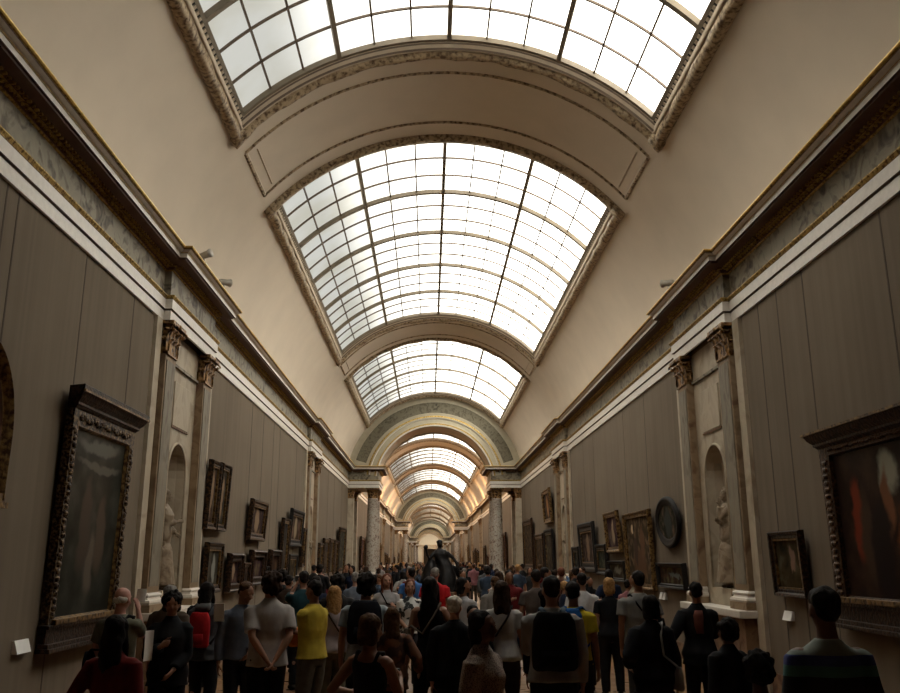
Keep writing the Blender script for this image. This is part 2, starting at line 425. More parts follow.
# skylights
ROWH = 2.84
def skylight(y0, y1, k, hi):
    root = tag(empty('window_%d' % k, (0, y0, 0)), kind='structure')
    L = y1-y0; fw = .44; gy0, gy1 = fw, L-fw
    rnd = random.Random(k)
    # carved gilt roll, cream inner splay
    f = MB(); nn = int(L*(14 if hi else 2))
    def wob(kk, j):
        if not hi or j in (0, 6): return 0
        return .016*math.sin(kk*.45) - .02*noise.noise(Vector((kk*.33, j*.9, k)))
    for s in (0, 1):
        def A(a): return a if s == 0 else 180-a
        roll = [(A(AF+d), RV+.005-h) for d, h in ((-.15, 0), (.05, .07), (.6, .115), (1.25, .125), (1.9, .1), (2.45, .05), (2.5, .0))]
        ylsweep(f, roll, 0, L, nn, 0, wob)
        inner = [(A(AF+d), RV-h) for d, h in ((2.4, .03), (2.55, .06), (3.0, .06), (3.1, .02), (3.6, .0), (3.65, -.03), (AG-AF-.9, -.05), (AG-AF-.8, -.12))]
        ylsweep(f, inner, 0, L, 1, [1, 1, 2, 1, 2, 1, 1])
    na = 110 if hi else 30
    for sg, yb in ((1, 0), (-1, L)):
        rollp = [(RV+.005-h, yb+sg*d) for d, h in ((-.01, 0), (.01, .07), (.06, .115), (.12, .125), (.19, .1), (.235, .05), (.24, 0))]
        f.arc(rollp, AF+1, 179-AF, na, CZ, 0, wob=wob)
        innp = [(RV-h, yb+sg*d) for d, h in ((.23, .03), (.26, .06), (.31, .06), (.32, .02), (.40, .0), (.41, -.03), (fw-.01, -.06), (fw, -.12))]
        f.arc(innp, AF+1, 179-AF, na//2, CZ, [1, 1, 2, 1, 2, 1, 1])
    for s in (0, 1):
        for yb in (.13, L-.13):
            aa = AF+1.3; aa = aa if s == 0 else 180-aa
            f.box(-.15, .15, yb-.14, yb+.14, RV-.11, RV+.25, 0, Matrix.Translation((0, 0, CZ)) @ Matrix.Rotation(PI/2-R(aa), 4, 'Y'))
    f.build('frame', [M['gold'], M['cream'], M['iron']], root, smooth=True)
    # ventilation dentils along both long edges
    v = MB()
    for s in (0, 1):
        a = AG-.9; a = a if s == 0 else 180-a
        ylsweep(v, [(a-.5, RV+.02), (a+.5, RV+.02)], gy0, gy1, 1, 0)
        if hi:
            y = gy0
            while y < gy1-.05:
                vs = []
                for aa, rr in ((a-.4, RV-.0), (a+.4, RV-.0), (a+.4, RV+.05), (a-.4, RV+.05)):
                    for yy in (y, y+.07): vs.append((rr*math.cos(R(aa)), yy, CZ+rr*math.sin(R(aa))))
                v.add(vs, [(0, 1, 3, 2), (2, 3, 5, 4), (4, 5, 7, 6), (0, 2, 4, 6), (1, 3, 5, 7)], 1); y += .14
    v.build('vent_strip', [M['vent'], M['cream']], root)
    # glass sheet
    g = MB(); g.arc([(5.24, gy0-.03), (5.24, gy1+.03)], AG-.3, 180.3-AG, 60, CZ)
    g.build('glass', M['glass'], root, smooth=True)
    # bars
    nr = max(1, round((gy1-gy0)/ROWH)); step = (gy1-gy0)/nr
    lb = MB(); hb = MB(); na = 60 if hi else 24
    for i in range(nr*3+1):
        y = gy0 + step*i/3; heavy = (i % 3 == 0)
        if heavy: hb.arc([(5.24, y-.05), (5.14, y-.05), (5.14, y+.05), (5.24, y+.05)], AG, 180-AG, na, CZ)
        else: lb.arc([(5.235, y-.017), (5.195, y-.017), (5.195, y+.017), (5.235, y+.017)], AG, 180-AG, na, CZ)
    sp = 180-2*AG
    for i in range(13):
        a = AG + sp*i/12; heavy = (i % 3 == 0)
        t, dd = (.45, .10) if heavy else (.18, .04)
        (hb if heavy else lb).box(-.5*2*R(t)*5.2, .5*2*R(t)*5.2, gy0, gy1, 5.238-dd, 5.238, 0, Matrix.Translation((0, 0, CZ)) @ Matrix.Rotation(-(PI/2-R(a))*-1 if False else (PI/2-R(a)), 4, 'Y'))
    lb.build('glazing_bars', M['iron'], root); hb.build('main_ribs', M['heavyiron'], root)
    return root
proto = {}
for i, (a, b) in enumerate(BAYS):
    L = round(b-a, 1); hi = b < 50
    key = (L, hi)
    if key in proto:
        c = copy_tree(proto[key]); c.name = 'window_%d' % (i+1); c.location.y = a
    else: proto[key] = skylight(a, b, i+1, hi)

# transverse arches with their entablature blocks, pilasters and columns
def capital_leafs(mb, w, h, flat):
    """Corinthian: bell, two rows of curling leaves, corner volutes, abacus; w = half width at the neck"""
    def leaf(cx, cy, ang, z0, hh, ww, out):
        c, s_ = math.cos(ang), math.sin(ang)
        rows = [(0, 0, 1), (.35, .02, 1.05), (.65, .08, .95), (.85, .28, .75), (.95, .6, .55), (.86, .8, .3)]
        vs = []
        for t, o, k in rows:
            for u in (-1, -.5, 0, .5, 1):
                dep = o*out*1.35 + .014*(1-abs(u))
                x, y = dep, u*ww*k*(1 if abs(u) < 1 else 1.0+.12*math.sin(t*20))
                vs.append((cx + x*c - y*s_, cy + x*s_ + y*c, z0 + t*hh))
        fs = [(r*5+q, r*5+q+1, (r+1)*5+q+1, (r+1)*5+q) for r in range(len(rows)-1) for q in range(4)]
        mb.add(vs, fs)
    def volute(cx, cy, ang, z):
        pts = []
        for q in range(14):
            th = q*.55; r = .085*w/.3*(1-q/16)
            pts.append((cx + math.cos(ang)*(r*math.cos(th)), cy + math.sin(ang)*(r*math.cos(th)), z + r*math.sin(th)))
        mb.tube(pts, .022*w/.3, 5)
    return leaf, volute
def pilaster_cap(w, h, dep):
    mb = MB()
    mb.box(0, dep, -w, w, 0, .03); 
    mb.add([(0,-w,.03),(dep*.8,-w*.95,.03),(dep*.8,w*.95,.03),(0,w,.03),(0,-w*1.1,h*.85),(dep*1.2,-w*1.05,h*.85),(dep*1.2,w*1.05,h*.85),(0,w*1.1,h*.85)],
           [(0,1,5,4),(1,2,6,5),(2,3,7,6),(3,0,4,7),(0,3,2,1),(4,5,6,7)])
    leaf, vol = capital_leafs(mb, w, h, True)
    for u in (-.66, 0, .66): leaf(dep*.8, u*w, 0, .03, h*.45, w*.32, .1)
    for u in (-1, -.33, .33, 1): leaf(dep*.85, u*w*.95, 0, .05, h*.7, w*.30, .13)
    for sg in (-1, 1):
        leaf(dep*.4, sg*w, sg*PI/2, .03, h*.45, w*.3, .08); leaf(dep*.6, sg*w, sg*PI/3, .05, h*.72, w*.26, .12)
        vol(dep*1.35, sg*w*1.12, sg*PI/4, h*.78)
        vol(dep*1.1, sg*w*.25, PI/2, h*.74)
    mb.box(0, dep*1.6, -w*1.3, w*1.3, h*.9, h)
    mb.ell((dep*1.6, 0, h*.93), (.03, .045, .045), 8, 6)
    return mb
def pil_base(w, dep):
    mb = MB()
    mb.box(0, dep+.09, -w-.08, w+.08, 0, .12, 0)
    pr = [(.075, .12), (.085, .15), (.075, .185), (.04, .20), (.03, .23), (.045, .245), (.05, .265), (.03, .285), (.0, .30)]
    rr = [[(0, -w-d, z), (dep+d, -w-d, z), (dep+d, w+d, z), (0, w+d, z)] for d, z in pr]
    mb.loft(rr, 1)
    return mb

# columns
def column(name):
    root = empty(name)
    b = MB(); b.box(-.5, .5, -.5, .5, 0, .12); b.box(-.43, .43, -.43, .43, .12, .95); b.box(-.49, .49, -.49, .49, .95, 1.06)
    b.build('pedestal', M['redmarble'], root, bevel=.012)
    b = MB(); b.box(-.43, .43, -.43, .43, 1.06, 1.14)
    b.lathe([(.41, 1.14), (.43, 1.18), (.41, 1.23), (.36, 1.25), (.35, 1.29), (.37, 1.31), (.375, 1.34), (.34, 1.37)], 24)
    b.build('base', M['stonewhite'], root, smooth=False)
    b = MB(); b.lathe([(.335, 1.37), (.325, 1.42), (.32, 1.6), (.32, 3.0), (.305, 4.2), (.285, 5.36), (.30, 5.38), (.30, 5.42)], 28)
    b.build('shaft', M['speckle'], root, smooth=True)
    b = MB(); h = .58
    b.lathe([(.27, 5.42), (.25, 5.5), (.27, 5.7), (.33, 5.88), (.30, 5.9)], 20)
    leaf, vol = capital_leafs(b, .3, h, False)
    for i in range(8):
        a = i*PI/4; leaf(.26*math.cos(a), .26*math.sin(a), a, 5.43, .26, .09, .09)
        a += PI/8; leaf(.26*math.cos(a), .26*math.sin(a), a, 5.45, .40, .085, .12)
    for i in range(4):
        a = PI/4 + i*PI/2; vol(.42*math.cos(a), .42*math.sin(a), a, 5.86)
    b.box(-.40, .40, -.40, .40, 5.92, 5.998)
    b.build('capital', M['goldcap'], root, smooth=False)
    return root

def transverse(k, ya, yb, hi):
    d = yb-ya; root = tag(empty('trim_%d' % k, (0, ya, 0)), kind='structure')
    n = 72 if hi else 32
    RO, RI = RV+.02, 3.34
    # masonry ring: front face rings, soffit, back face
    a = MB(); e = .0
    a.arc([(RO, 0), (4.80, 0), (4.80, -.03), (4.74, -.03), (4.74, .03)], 8, 172, n, CZ, [0, 0, 0, 0])
    a.arc([(4.12, .03), (4.12, -.03), (4.04, -.03), (4.04, -.01), (3.95, -.01), (3.95, -.06), (3.86, -.08), (3.80, -.08), (3.76, -.04), (3.76, -.01), (3.58, -.01), (3.58, -.03), (3.50, -.05), (3.42, -.05), (RI, -.02), (RI, .25), (RI+.05, .28)],
          8, 172, n, CZ, [1, 0, 1, 0, 2, 1, 0, 2, 1, 0, 1, 0, 1, 2, 0, 0])
    a.arc([(RI+.05, .28), (RI+.05, d-.28), (RI, d-.25), (RI, d+.02), (3.6, d), (RO, d)], 8, 172, n, CZ, [3, 0, 0, 0, 0])
    for s in (8.0, 172.0): pass
    a.build('arch_moulding', [M['archstone'], M['goldline'], M['stonewhite'], M['soffit']], root)
    g = MB(); g.arc([(4.745, .012), (4.115, .012)], 17, 163, n, CZ)
    g.build('marble_band', M['green'], root)
    g = MB()
    for aa, ab in ((8, 17), (163, 172)): g.arc([(4.745, 0.0), (4.115, 0.0)], aa, ab, 3, CZ)
    g.build('spandrel', M['archstone'], root)
    # core of the two blocks above the columns
    c = MB()
    for s in (-1, 1):
        c.box(min(s*3.24, s*4.97), max(s*3.24, s*4.97), .02, d-.02, ZA+.01, ZC+.01)
    c.build('block_core', M['soffit'], root)
    # corner pilasters against the wall
    for s in (-1, 1):
        for yy in (.35, d-.35):
            r = MB(); r.box(min(s*4.62, s*4.96), max(s*4.62, s*4.96), yy-.27, yy+.27, 1.06, 5.42)
            p = r.build('pilaster', M['creammarble'], root)
            r = MB(); r.box(min(s*4.5, s*4.96), max(s*4.5, s*4.96), yy-.4, yy+.4, 0, 1.06); r.build('pedestal', M['redmarble'], p)
            q = pilaster_cap(.27, .57, .33); q = q.build('capital', M['goldcap'], p, loc=(s*4.95, yy, 5.425)); q.rotation_euler.z = 0 if s < 0 else PI
    return root
colproto = None
for i, (ya, yb) in enumerate(ARCH):
    transverse(rk, ya, yb, i == 0); rk += 1
    nth = ['first', 'second', 'third', 'fourth'][i]
    for s in (-1, 1):
        for j, yy in enumerate((ya+.45, yb-.45)):
            c = column('column') if colproto is None else copy_tree(colproto)
            if colproto is None: colproto = c
            c.location = (s*3.56, yy, 0)
            tag(c, 'speckled marble column with gilded capital carrying the %s arch, %s side, %s of the pair' % (nth, 'left' if s < 0 else 'right', 'front' if j == 0 else 'rear'),
                'column', 'columns under the arches')

# niche bays
def niche_bay():
    root = empty('trim_%d' % rk)
    hw = 1.95
    zb, zs, nr = 1.50, 3.50, .55          # niche sill, spring line, radius
    p = MB(); x = -.02; n = 16
    arcp = [(nr*math.cos(PI*i/n), zs + nr*math.sin(PI*i/n)) for i in range(n+1)]
    # panel round the opening
    def q(y0, y1, z0, z1): p.add([(x, y0, z0), (x, y1, z0), (x, y1, z1), (x, y0, z1)], [(0, 1, 2, 3)])
    q(-hw, -nr, 1.2, ZA); q(nr, hw, 1.2, ZA); q(-nr, nr, 1.2, zb)
    vs = [(x, a, b) for a, b in arcp] + [(x, a, ZA) for a, b in arcp]
    p.add(vs, [(i, i+1, n+1+i+1, n+1+i) for i in range(n)])
    # half round recess and its conch
    m = 12
    vs = []
    for i in range(m+1):
        a = PI*i/m; yy = nr*math.cos(a); xx = x - nr*math.sin(a)
        vs += [(xx, yy, zb), (xx, yy, zs)]
    p.add(vs, [(2*i, 2*i+2, 2*i+3, 2*i+1) for i in range(m)])
    p.add([(x-nr*math.sin(PI*i/m), nr*math.cos(PI*i/m), zb) for i in range(m+1)], [tuple(range(m+1))])
    vs = []
    for j in range(7):
        e = PI/2*j/6
        for i in range(m+1):
            a = PI*i/m
            # vertical half-circle sections leaning back
            vs.append((x - nr*math.sin(a)*math.sin(PI/2-e) if False else x - nr*math.cos(e)*math.sin(a), nr*math.cos(e)*math.cos(a), zs + nr*math.sin(e)))
    p.add(vs, [(j*(m+1)+i, j*(m+1)+i+1, (j+1)*(m+1)+i+1, (j+1)*(m+1)+i) for j in range(6) for i in range(m)])
    p.box(-.72, x-.001, -hw, -nr-.12, 1.2, ZA); p.box(-.72, x-.001, nr+.12, hw, 1.2, ZA)
    p.box(-.72, -.66, -hw, hw, 0, ZA); p.box(-.72, x-.001, -nr-.12, nr+.12, zs+nr+.1, ZA)
    p.build('niche_panel', M['creammarble'], root)
    # rim of the niche, raised tablet above, string course
    r = MB()
    pts = [(x+.012, -nr-.03, zb)] + [(x+.012, -(nr+.03)*math.cos(PI*i/n), zs+(nr+.03)*math.sin(PI*i/n)) for i in range(n+1)] + [(x+.012, nr+.03, zb)]
    r.tube(pts, .028, 6); r.build('niche_rim', M['creammarble'], root, smooth=True)
    r = MB(); r.box(x-.01, x+.03, -.5, .5, 4.36, 5.16); r.build('tablet', M['creammarble'], root, bevel=.01)
    r = MB(); r.box(x-.01, x+.028, -.52, .52, 4.325, 4.35); r.build('tablet_painted_shade', M['plinth'], root)  # dark strip colours in the shade along the tablet's lower edge
    r = MB(); r.box(x-.01, x+.05, -.93, .93, 5.40, 5.45); r.build('string_course', M['frieze'], root)
    for sg in (-1, 1):
        r = MB(); yc = sg*1.25
        r.box(x-.01, .12, -.30, .30, 1.5, 5.425, 0)
        r.box(.119, .135, -.235, .235, 1.6, 5.33, 1)
        pl = r.build('pilaster', [M['redmarble'], M['greymarble']], root, loc=(0, yc, 0))
        pilaster_cap(.29, .57, .15).build('capital', M['goldcap'], pl, loc=(0, 0, 5.425))
        pil_base(.30, .12).build('base', [M['redmarble'], M['stonewhite']], pl, loc=(0, 0, 1.2))
        r = MB(); r.box(x-.01, .05, sg*1.76-.14, sg*1.76+.14, 0, ZA); r.build('edge_strip', M['redmarble'] if sg > 5 else M['creammarble'], root)
    r = MB(); r.box(-.03, .34, -1.66, 1.66, 1.08, 1.2); r.build('ledge', M['stonewhite'], root, bevel=.015)
    r = MB(); r.box(-.03, .24, -1.58, 1.58, 0, 1.08); r.box(-.02, .29, -1.62, 1.62, 0, .2); r.box(.235, .25, -1.3, 1.3, .32, .96)
    r.build('plinth', M['plinth'], root, bevel=.01)
    r = MB(); r.box(-.4, .0, -.34, .34, 1.2, 1.5); r.build('statue_plinth', M['creammarble'], root, bevel=.01)
    # iron ring in the wall under the niche
    r = MB(); r.tube([(.01, .5+.05*math.cos(a*PI/6), 1.36+.05*math.sin(a*PI/6)) for a in range(13)], .012, 5); r.build('ring', M['bronze'], root)
    return root
nb = niche_bay(); first = True
for c in NICHE:
    for s in (-1, 1):
        o = nb if first else copy_tree(nb)
        if not first: o.name = 'trim_%d' % rk
        first = False; rk += 1
        o.location = (s*W, c, 0); o.rotation_euler.z = 0 if s < 0 else PI
        tag(o, kind='structure')

# ------------------------------------------------------------------ people
def remesh(mb, voxel, it=3, fac=.5, wob=0, wsc=9, seed=0):
    me = bpy.data.meshes.new('tmp'); me.from_pydata(mb.v, [], mb.f)
    bm = bmesh.new(); bm.from_mesh(me); bmesh.ops.recalc_face_normals(bm, faces=bm.faces); bm.to_mesh(me); bm.free()
    o = bpy.data.objects.new('tmp', me); COL.objects.link(o)
    r = o.modifiers.new('r', 'REMESH'); r.mode = 'VOXEL'; r.voxel_size = voxel; r.use_smooth_shade = True
    if it:
        s = o.modifiers.new('s', 'SMOOTH'); s.factor = fac; s.iterations = it
    dg = bpy.context.evaluated_depsgraph_get()
    out = bpy.data.meshes.new_from_object(o.evaluated_get(dg))
    bpy.data.objects.remove(o); bpy.data.meshes.remove(me)
    if wob:
        co = [0.0]*(3*len(out.vertices)); no = [0.0]*(3*len(out.vertices))
        out.vertices.foreach_get('co', co); out.vertices.foreach_get('normal', no)
        for i in range(0, len(co), 3):
            w = noise.noise(Vector((co[i]*wsc+seed, co[i+1]*wsc, co[i+2]*wsc*.55)))*wob
            co[i] += no[i]*w; co[i+1] += no[i+1]*w; co[i+2] += no[i+2]*w
        out.vertices.foreach_set('co', co); out.update()
    return out

def mesh_obj(name, me, mat, parent=None, scale=1.0):
    if scale != 1.0: me.transform(Matrix.Scale(scale, 4))
    me.name = name; me.materials.clear()
    for m in (mat if isinstance(mat, (list, tuple)) else [mat]): me.materials.append(m)
    me.polygons.foreach_set('use_smooth', [True]*len(me.polygons))
    o = bpy.data.objects.new(name, me); COL.objects.link(o)
    if parent: o.parent = parent
    return o

SKIN = {'fair': (.33, .17, .11), 'tan': (.23, .105, .058), 'brown': (.11, .048, .027), 'pink': (.40, .19, .14)}
_skin = {k: simple('skin ' + k, c, .55, var=.08, scale=20) for k, c in SKIN.items()}
HAIR = {'black': (.012, .009, .008), 'dark brown': (.03, .016, .010), 'brown': (.07, .036, .018), 'blonde': (.34, .19, .075), 'grey': (.20, .18, .16), 'white': (.55, .50, .43), 'auburn': (.11, .035, .018)}
_hair = {k: simple('hair ' + k, c, .75, var=.35, scale=40, bmp=.5, spec=.12) for k, c in HAIR.items()}
M_eye = simple('eye', (.02, .015, .012), .2)

# wrist targets in body space (front is -Y); mirrored for the right arm (x<0)
POSE = {'down': (.25, .0, .86), 'down2': (.27, -.06, .88), 'behind': (.05, .17, .93), 'fold': (-.09, -.20, 1.17), 'hold': (.09, -.32, 1.22),
        'read': (.10, -.30, 1.30), 'photo': (.07, -.26, 1.52), 'strap': (.13, -.14, 1.33), 'hip': (.20, -.10, 1.00), 'front': (.06, -.20, .98),
        'bag': (.22, -.12, 1.05), 'up': (.10, -.10, 1.95), 'raise': (.30, -.25, 1.55), 'chin': (.06, -.14, 1.44), 'side': (.36, -.1, 1.0)}

def arm_pts(sg, pose, sh):
    S = Vector((sg*(sh-.018), 0, 1.392)); Wt = Vector(POSE[pose]) if isinstance(pose, str) else Vector(pose)
    Wt = Vector((sg*Wt.x, Wt.y, Wt.z)); u, l = .29, .25
    d = Wt-S; D = min(d.length, u+l-.005); dn = d.normalized(); Wt = S + dn*D
    a = (u*u - l*l + D*D)/(2*D); h = math.sqrt(max(0, u*u-a*a))
    pole = Vector((sg*.5, .6, -.7)); pole = (pole - dn*pole.dot(dn)).normalized()
    return S, S + dn*a + pole*h, Wt

def hand(mb, W_, d, sg, curl=.5, palm=None):
    d = d.normalized()
    palm = Vector(palm) if palm else Vector((-sg, -.15, 0))
    n = (palm - d*palm.dot(d))
    if n.length < .1: n = Vector((0, -1, .2)); n = n - d*n.dot(d)
    n.normalize(); t = d.cross(n)
    if t.y > 0 and abs(d.z) > .5: t = -t        # thumb side to the front
    k0 = W_ + d*.015
    rr = []
    for q, (u, w, th) in enumerate(((0, .024, .018), (.03, .032, .016), (.06, .040, .015), (.088, .040, .013))):
        c = k0 + d*u
        rr.append([c + t*(w*math.cos(2*PI*i/10)) + n*(th*math.sin(2*PI*i/10)) for i in range(10)])
    mb.loft(rr)
    for f, (off, ln) in enumerate(((.031, .072), (.0105, .080), (-.0105, .075), (-.031, .058))):
        p = k0 + d*.080 + t*off; pts = [p]; dd = d.copy()
        for j in range(3):
            ang = curl*(.45 + .35*j)
            dd = (d*math.cos(ang*(j+1)*.7) + n*math.sin(ang*(j+1)*.7)); p = p + dd*ln*(.45, .32, .23)[j]; pts.append(p)
        mb.tube(pts, [.0098, .0095, .0088, .0075], 7)
    p = k0 + d*.02 + t*.026
    mb.tube([p, p + (d*.5+t*.65+n*.3)*.04, p + (d*.9+t*.75+n*.5)*.062, p + (d*1.2+t*.7+n*.8)*.075], [.013, .0115, .010, .008], 7)

TORSO_M = [(.80, .095, .095, .0), (.86, .155, .115, .0), (.93, .172, .118, .008), (1.02, .155, .105, .0), (1.10, .148, .10, -.005), (1.20, .162, .11, .0), (1.30, .180, .12, .0), (1.36, .186, .115, .0), (1.405, .172, .10, .005), (1.435, .132, .088, .01), (1.462, .090, .074, .012), (1.49, .062, .062, .012)]
TORSO_F = [(.80, .095, .095, .0), (.86, .165, .12, .01), (.93, .182, .125, .012), (1.02, .150, .105, .0), (1.10, .128, .092, -.005), (1.20, .142, .102, -.006), (1.29, .158, .125, -.018), (1.35, .160, .108, -.004), (1.395, .148, .090, .005), (1.427, .112, .078, .01), (1.455, .076, .066, .012), (1.485, .054, .056, .012)]

def person(x, y, h, face, label, cat='person', sex='m', skin='fair', hair='black', hs='short', top='tee', tc=(.3, .3, .3), bottom='trousers', bc=(.03, .03, .04),
           L='down', Rr='down', hy=0, hp=0, lean=0, stride=.0, build=1.0, voxel=.0115, eyes=False, tmat=None, group=None, statue=None, curl=.5, stance=.10, shoes=(.02, .018, .016), hem=None, grip=None):
    k = h/1.75; sh = (.205 if sex == 'm' else .178)*(build+1)/2
    T = TORSO_M if sex == 'm' else TORSO_F
    LM = Matrix.Rotation(R(lean), 4, 'X')            # lean forwards from the hips
    piv = Vector((0, 0, .95))
    def ln(p):
        p = Vector(p); w = max(0, min(1, (p.z-.9)/.15)); 
        return piv + (Matrix.Rotation(R(lean)*w, 4, 'X') @ (p-piv))
    HM = Matrix.Translation((0, .012, 1.53)) @ Matrix.Rotation(R(hy), 4, 'Z') @ Matrix.Rotation(R(hp), 4, 'X') @ Matrix.Translation((0, -.012, -1.53))
    arms = {1: arm_pts(1, L, sh), -1: arm_pts(-1, Rr, sh)}
    legs = {}
    for s in (1, -1):
        st = stride*s
        hip = Vector((s*.088, 0, .90)); ank = Vector((s*stance, -st*.9, .085 + (.05 if st < 0 and stride else 0)))
        kn = (hip+ank)/2 + Vector((s*.008, -.025 - (.03 if stride else 0), .015)); legs[s] = (hip, kn, ank)
    def done(mb):
        mb.v = [tuple(ln(p)) for p in mb.v]; return mb
    # --- body
    b = MB()
    b.rings([(0, c, z, rx*build, ry*build) for z, rx, ry, c in T], 20)
    b.rings([(0, .012, 1.44, .062, .06), (0, .012, 1.50, .056, .058), (0, .005, 1.56, .052, .056), (0, .0, 1.60, .05, .055)], 14)
    for s in (1, -1):
        S, E, Wt = arms[s]; b.ell(S + Vector((-s*.018, 0, -.005)), (.058, .055, .055), 12, 8)
        b.tube([S, S.lerp(E, .3), S.lerp(E, .75), E, E.lerp(Wt, .25), E.lerp(Wt, .7), Wt, Wt+(Wt-E).normalized()*.02], [.052*build, .050*build, .042*build, .038, .041, .031, .026, .026], 12)
        hand(b, Wt, (Wt-E) if pose_free(L if s == 1 else Rr) else Vector((0, -.6, .5)), s, curl)
        hip, kn, ank = legs[s]
        b.tube([hip + Vector((0, .01, .04)), hip.lerp(kn, .25), hip.lerp(kn, .7), kn, kn.lerp(ank, .25) + Vector((0, .018, 0)), kn.lerp(ank, .7), ank, ank - Vector((0, 0, .05))],
               [.092*build, .09*build, .066, .056, .058, .042, .036, .04], 14)
        f = ank; b.tube([f + Vector((0, .065, -.045)), f + Vector((0, .02, -.035)), f + Vector((s*.01, -.06, -.048)), f + Vector((s*.02, -.13, -.06)), f + Vector((s*.02, -.165, -.066))], [.026, .036, .036, .03, .016], 10)
    hd = MB()
    hd.rings([(0, .006, 1.530, .030, .038), (0, -.012, 1.545, .046, .060), (0, -.012, 1.575, .058, .078), (0, -.004, 1.61, .067, .090), (0, 0, 1.645, .073, .095), (0, .004, 1.68, .073, .094), (0, .006, 1.71, .064, .083), (0, .008, 1.735, .044, .058), (0, .008, 1.748, .018, .024)], 20)
    hd.tube([(0, -.088, 1.652), (0, -.100, 1.635), (0, -.114, 1.612), (0, -.100, 1.603)], [.008, .010, .014, .010], 8)          # nose
    hd.ell((0, -.086, 1.578), (.024, .012, .006), 10, 6); hd.ell((0, -.084, 1.567), (.021, .012, .006), 10, 6)                # lips
    hd.ell((0, -.076, 1.548), (.022, .018, .015), 10, 6)                                                                    # chin
    for s in (1, -1):
        hd.ell((s*.076, .010, 1.625), (.010, .020, .032), 10, 6)      # ears
        hd.ell((s*.032, -.086, 1.668), (.022, .010, .007), 10, 6)     # brows
        hd.ell((s*.040, -.070, 1.605), (.022, .018, .02), 10, 6)      # cheeks
    hd.v = [tuple(HM @ Vector(p)) for p in hd.v]
    b.add(hd.v, hd.f)
    bm_ = remesh(done(b), voxel, 2)
    body = mesh_obj('person' if not statue else statue[0], bm_, _skin[skin] if not statue else statue[1], None, k)
    body.location = (x, y, 0); body.rotation_euler.z = R(face)
    vx = max(voxel, .012)
    # --- shirt / coat
    infl = {'tee': .014, 'polo': .014, 'long': .014, 'tank': .008, 'jacket': .026, 'coat': .030, 'vest': .024, 'robe': .02}[top]
    if hem is None: hem = {'tee': .88, 'polo': .85, 'long': .88, 'tank': .92, 'jacket': .80, 'coat': .52, 'vest': .84, 'robe': .08}[top]
    t = MB(); spec = []
    if top in ('coat', 'robe'):
        for q in range(5):
            z = hem + (.84-hem)*q/5; fl_ = (.84-z)*.12; spec.append((0, .0, z, .185+fl_+infl, .135+fl_*1.2+infl))
    else: spec.append((0, .008, hem, (.197 if sex == 'f' or hem < .9 else .188)*build+infl, .140*build+infl))
    for z, rx, ry, c in T:
        if z < hem+.02 or (top not in ('coat', 'robe') and z < .86): continue
        loose = .016 if (1.0 < z < 1.25 and top != 'tank') else .014 if z <= 1.0 else 0
        nk = top == 'tank' and z > 1.41
        if nk: continue
        spec.append((0, c, z, rx*build+infl+loose, ry*build+infl+loose))
    t.rings(spec, 22)
    if top in ('jacket', 'coat', 'polo'):
        t.rings([(0, .014, 1.475, .072, .068), (0, .014, 1.515, .066, .064)], 14)
    if top != 'tank':
        for s in (1, -1):
            S, E, Wt = arms[s]; fr = {'tee': .62, 'polo': .78, 'vest': .0}.get(top, 2)
            t.ell(S + Vector((-s*.016, 0, -.012)), (.056+infl, .056+infl, .054+infl*.6), 12, 8)
            if fr == 0: continue
            if fr < 1: t.tube([S, S.lerp(E, fr*.5), S.lerp(E, fr)], [.054*build+infl, .054*build+infl*1.1, .053*build+infl*1.4], 14)
            else: t.tube([S, S.lerp(E, .5), E, E.lerp(Wt, .5), E.lerp(Wt, .95)], [.056*build+infl, .052*build+infl, .046+infl, .038+infl, .032+infl], 14)
    else:
        for s in (1, -1): t.tube([(s*.085, -.085, 1.36), (s*.10, -.04, 1.455), (s*.10, .03, 1.465), (s*.085, .085, 1.38)], .018, 8)
    nm = {'tee': 'shirt', 'polo': 'shirt', 'long': 'shirt', 'tank': 'tank_top', 'jacket': 'jacket', 'coat': 'coat', 'vest': 'vest', 'robe': 'robe'}[top]
    mm = statue[1] if statue else (tmat or cloth(tc))
    mesh_obj(nm, remesh(done(t), vx, 3, wob=.012, seed=x*3), mm, body, k)
    # --- trousers / skirt
    if top != 'robe' and not (statue and bottom is None):
        t = MB(); t.rings([(0, c, z, rx*build+.016, ry*build+.018) for z, rx, ry, c in T if .79 < z < .95], 20); t.rings([(0, .008, .80, .15*build, .12), (0, .012, .86, .186*build, .138), (0, .012, .93, .190*build, .138)], 20)
        if bottom == 'skirt':
            t.rings([(0, 0, .50, .21, .17), (0, 0, .62, .205, .16), (0, 0, .75, .195, .145), (0, .01, .88, .18, .135)], 20)
        else:
            for s in (1, -1):
                hip, kn, ank = legs[s]; e = .55 if bottom == 'shorts' else 1.0
                pts = [hip + Vector((0, .01, .03)), hip.lerp(kn, .4), kn] + ([kn.lerp(ank, .5), kn.lerp(ank, 1.0)] if e == 1 else [])
                t.tube(pts, [.112*build, .104*build, .084] + ([.074, .068] if e == 1 else []), 14)
        mesh_obj('skirt' if bottom == 'skirt' else bottom, remesh(done(t), vx, 3, wob=.012, seed=y*3), cloth(bc), body, k)
    # --- shoes
    if not statue:
        for s in (1, -1):
            f = legs[s][2]; t = MB()
            t.tube([f + Vector((0, .085, -.042)), f + Vector((0, .05, -.036)), f + Vector((0, 0, -.03)), f + Vector((s*.012, -.07, -.042)), f + Vector((s*.022, -.14, -.052)), f + Vector((s*.022, -.185, -.06))], [.02, .042, .047, .046, .040, .018], 12)
            t.v = [(a, b_, max(c, .0)) for a, b_, c in t.v]
            mesh_obj('shoe', remesh(t, .014, 1), cloth(shoes), body, k)
    # --- hair
    t = MB(); hm = None
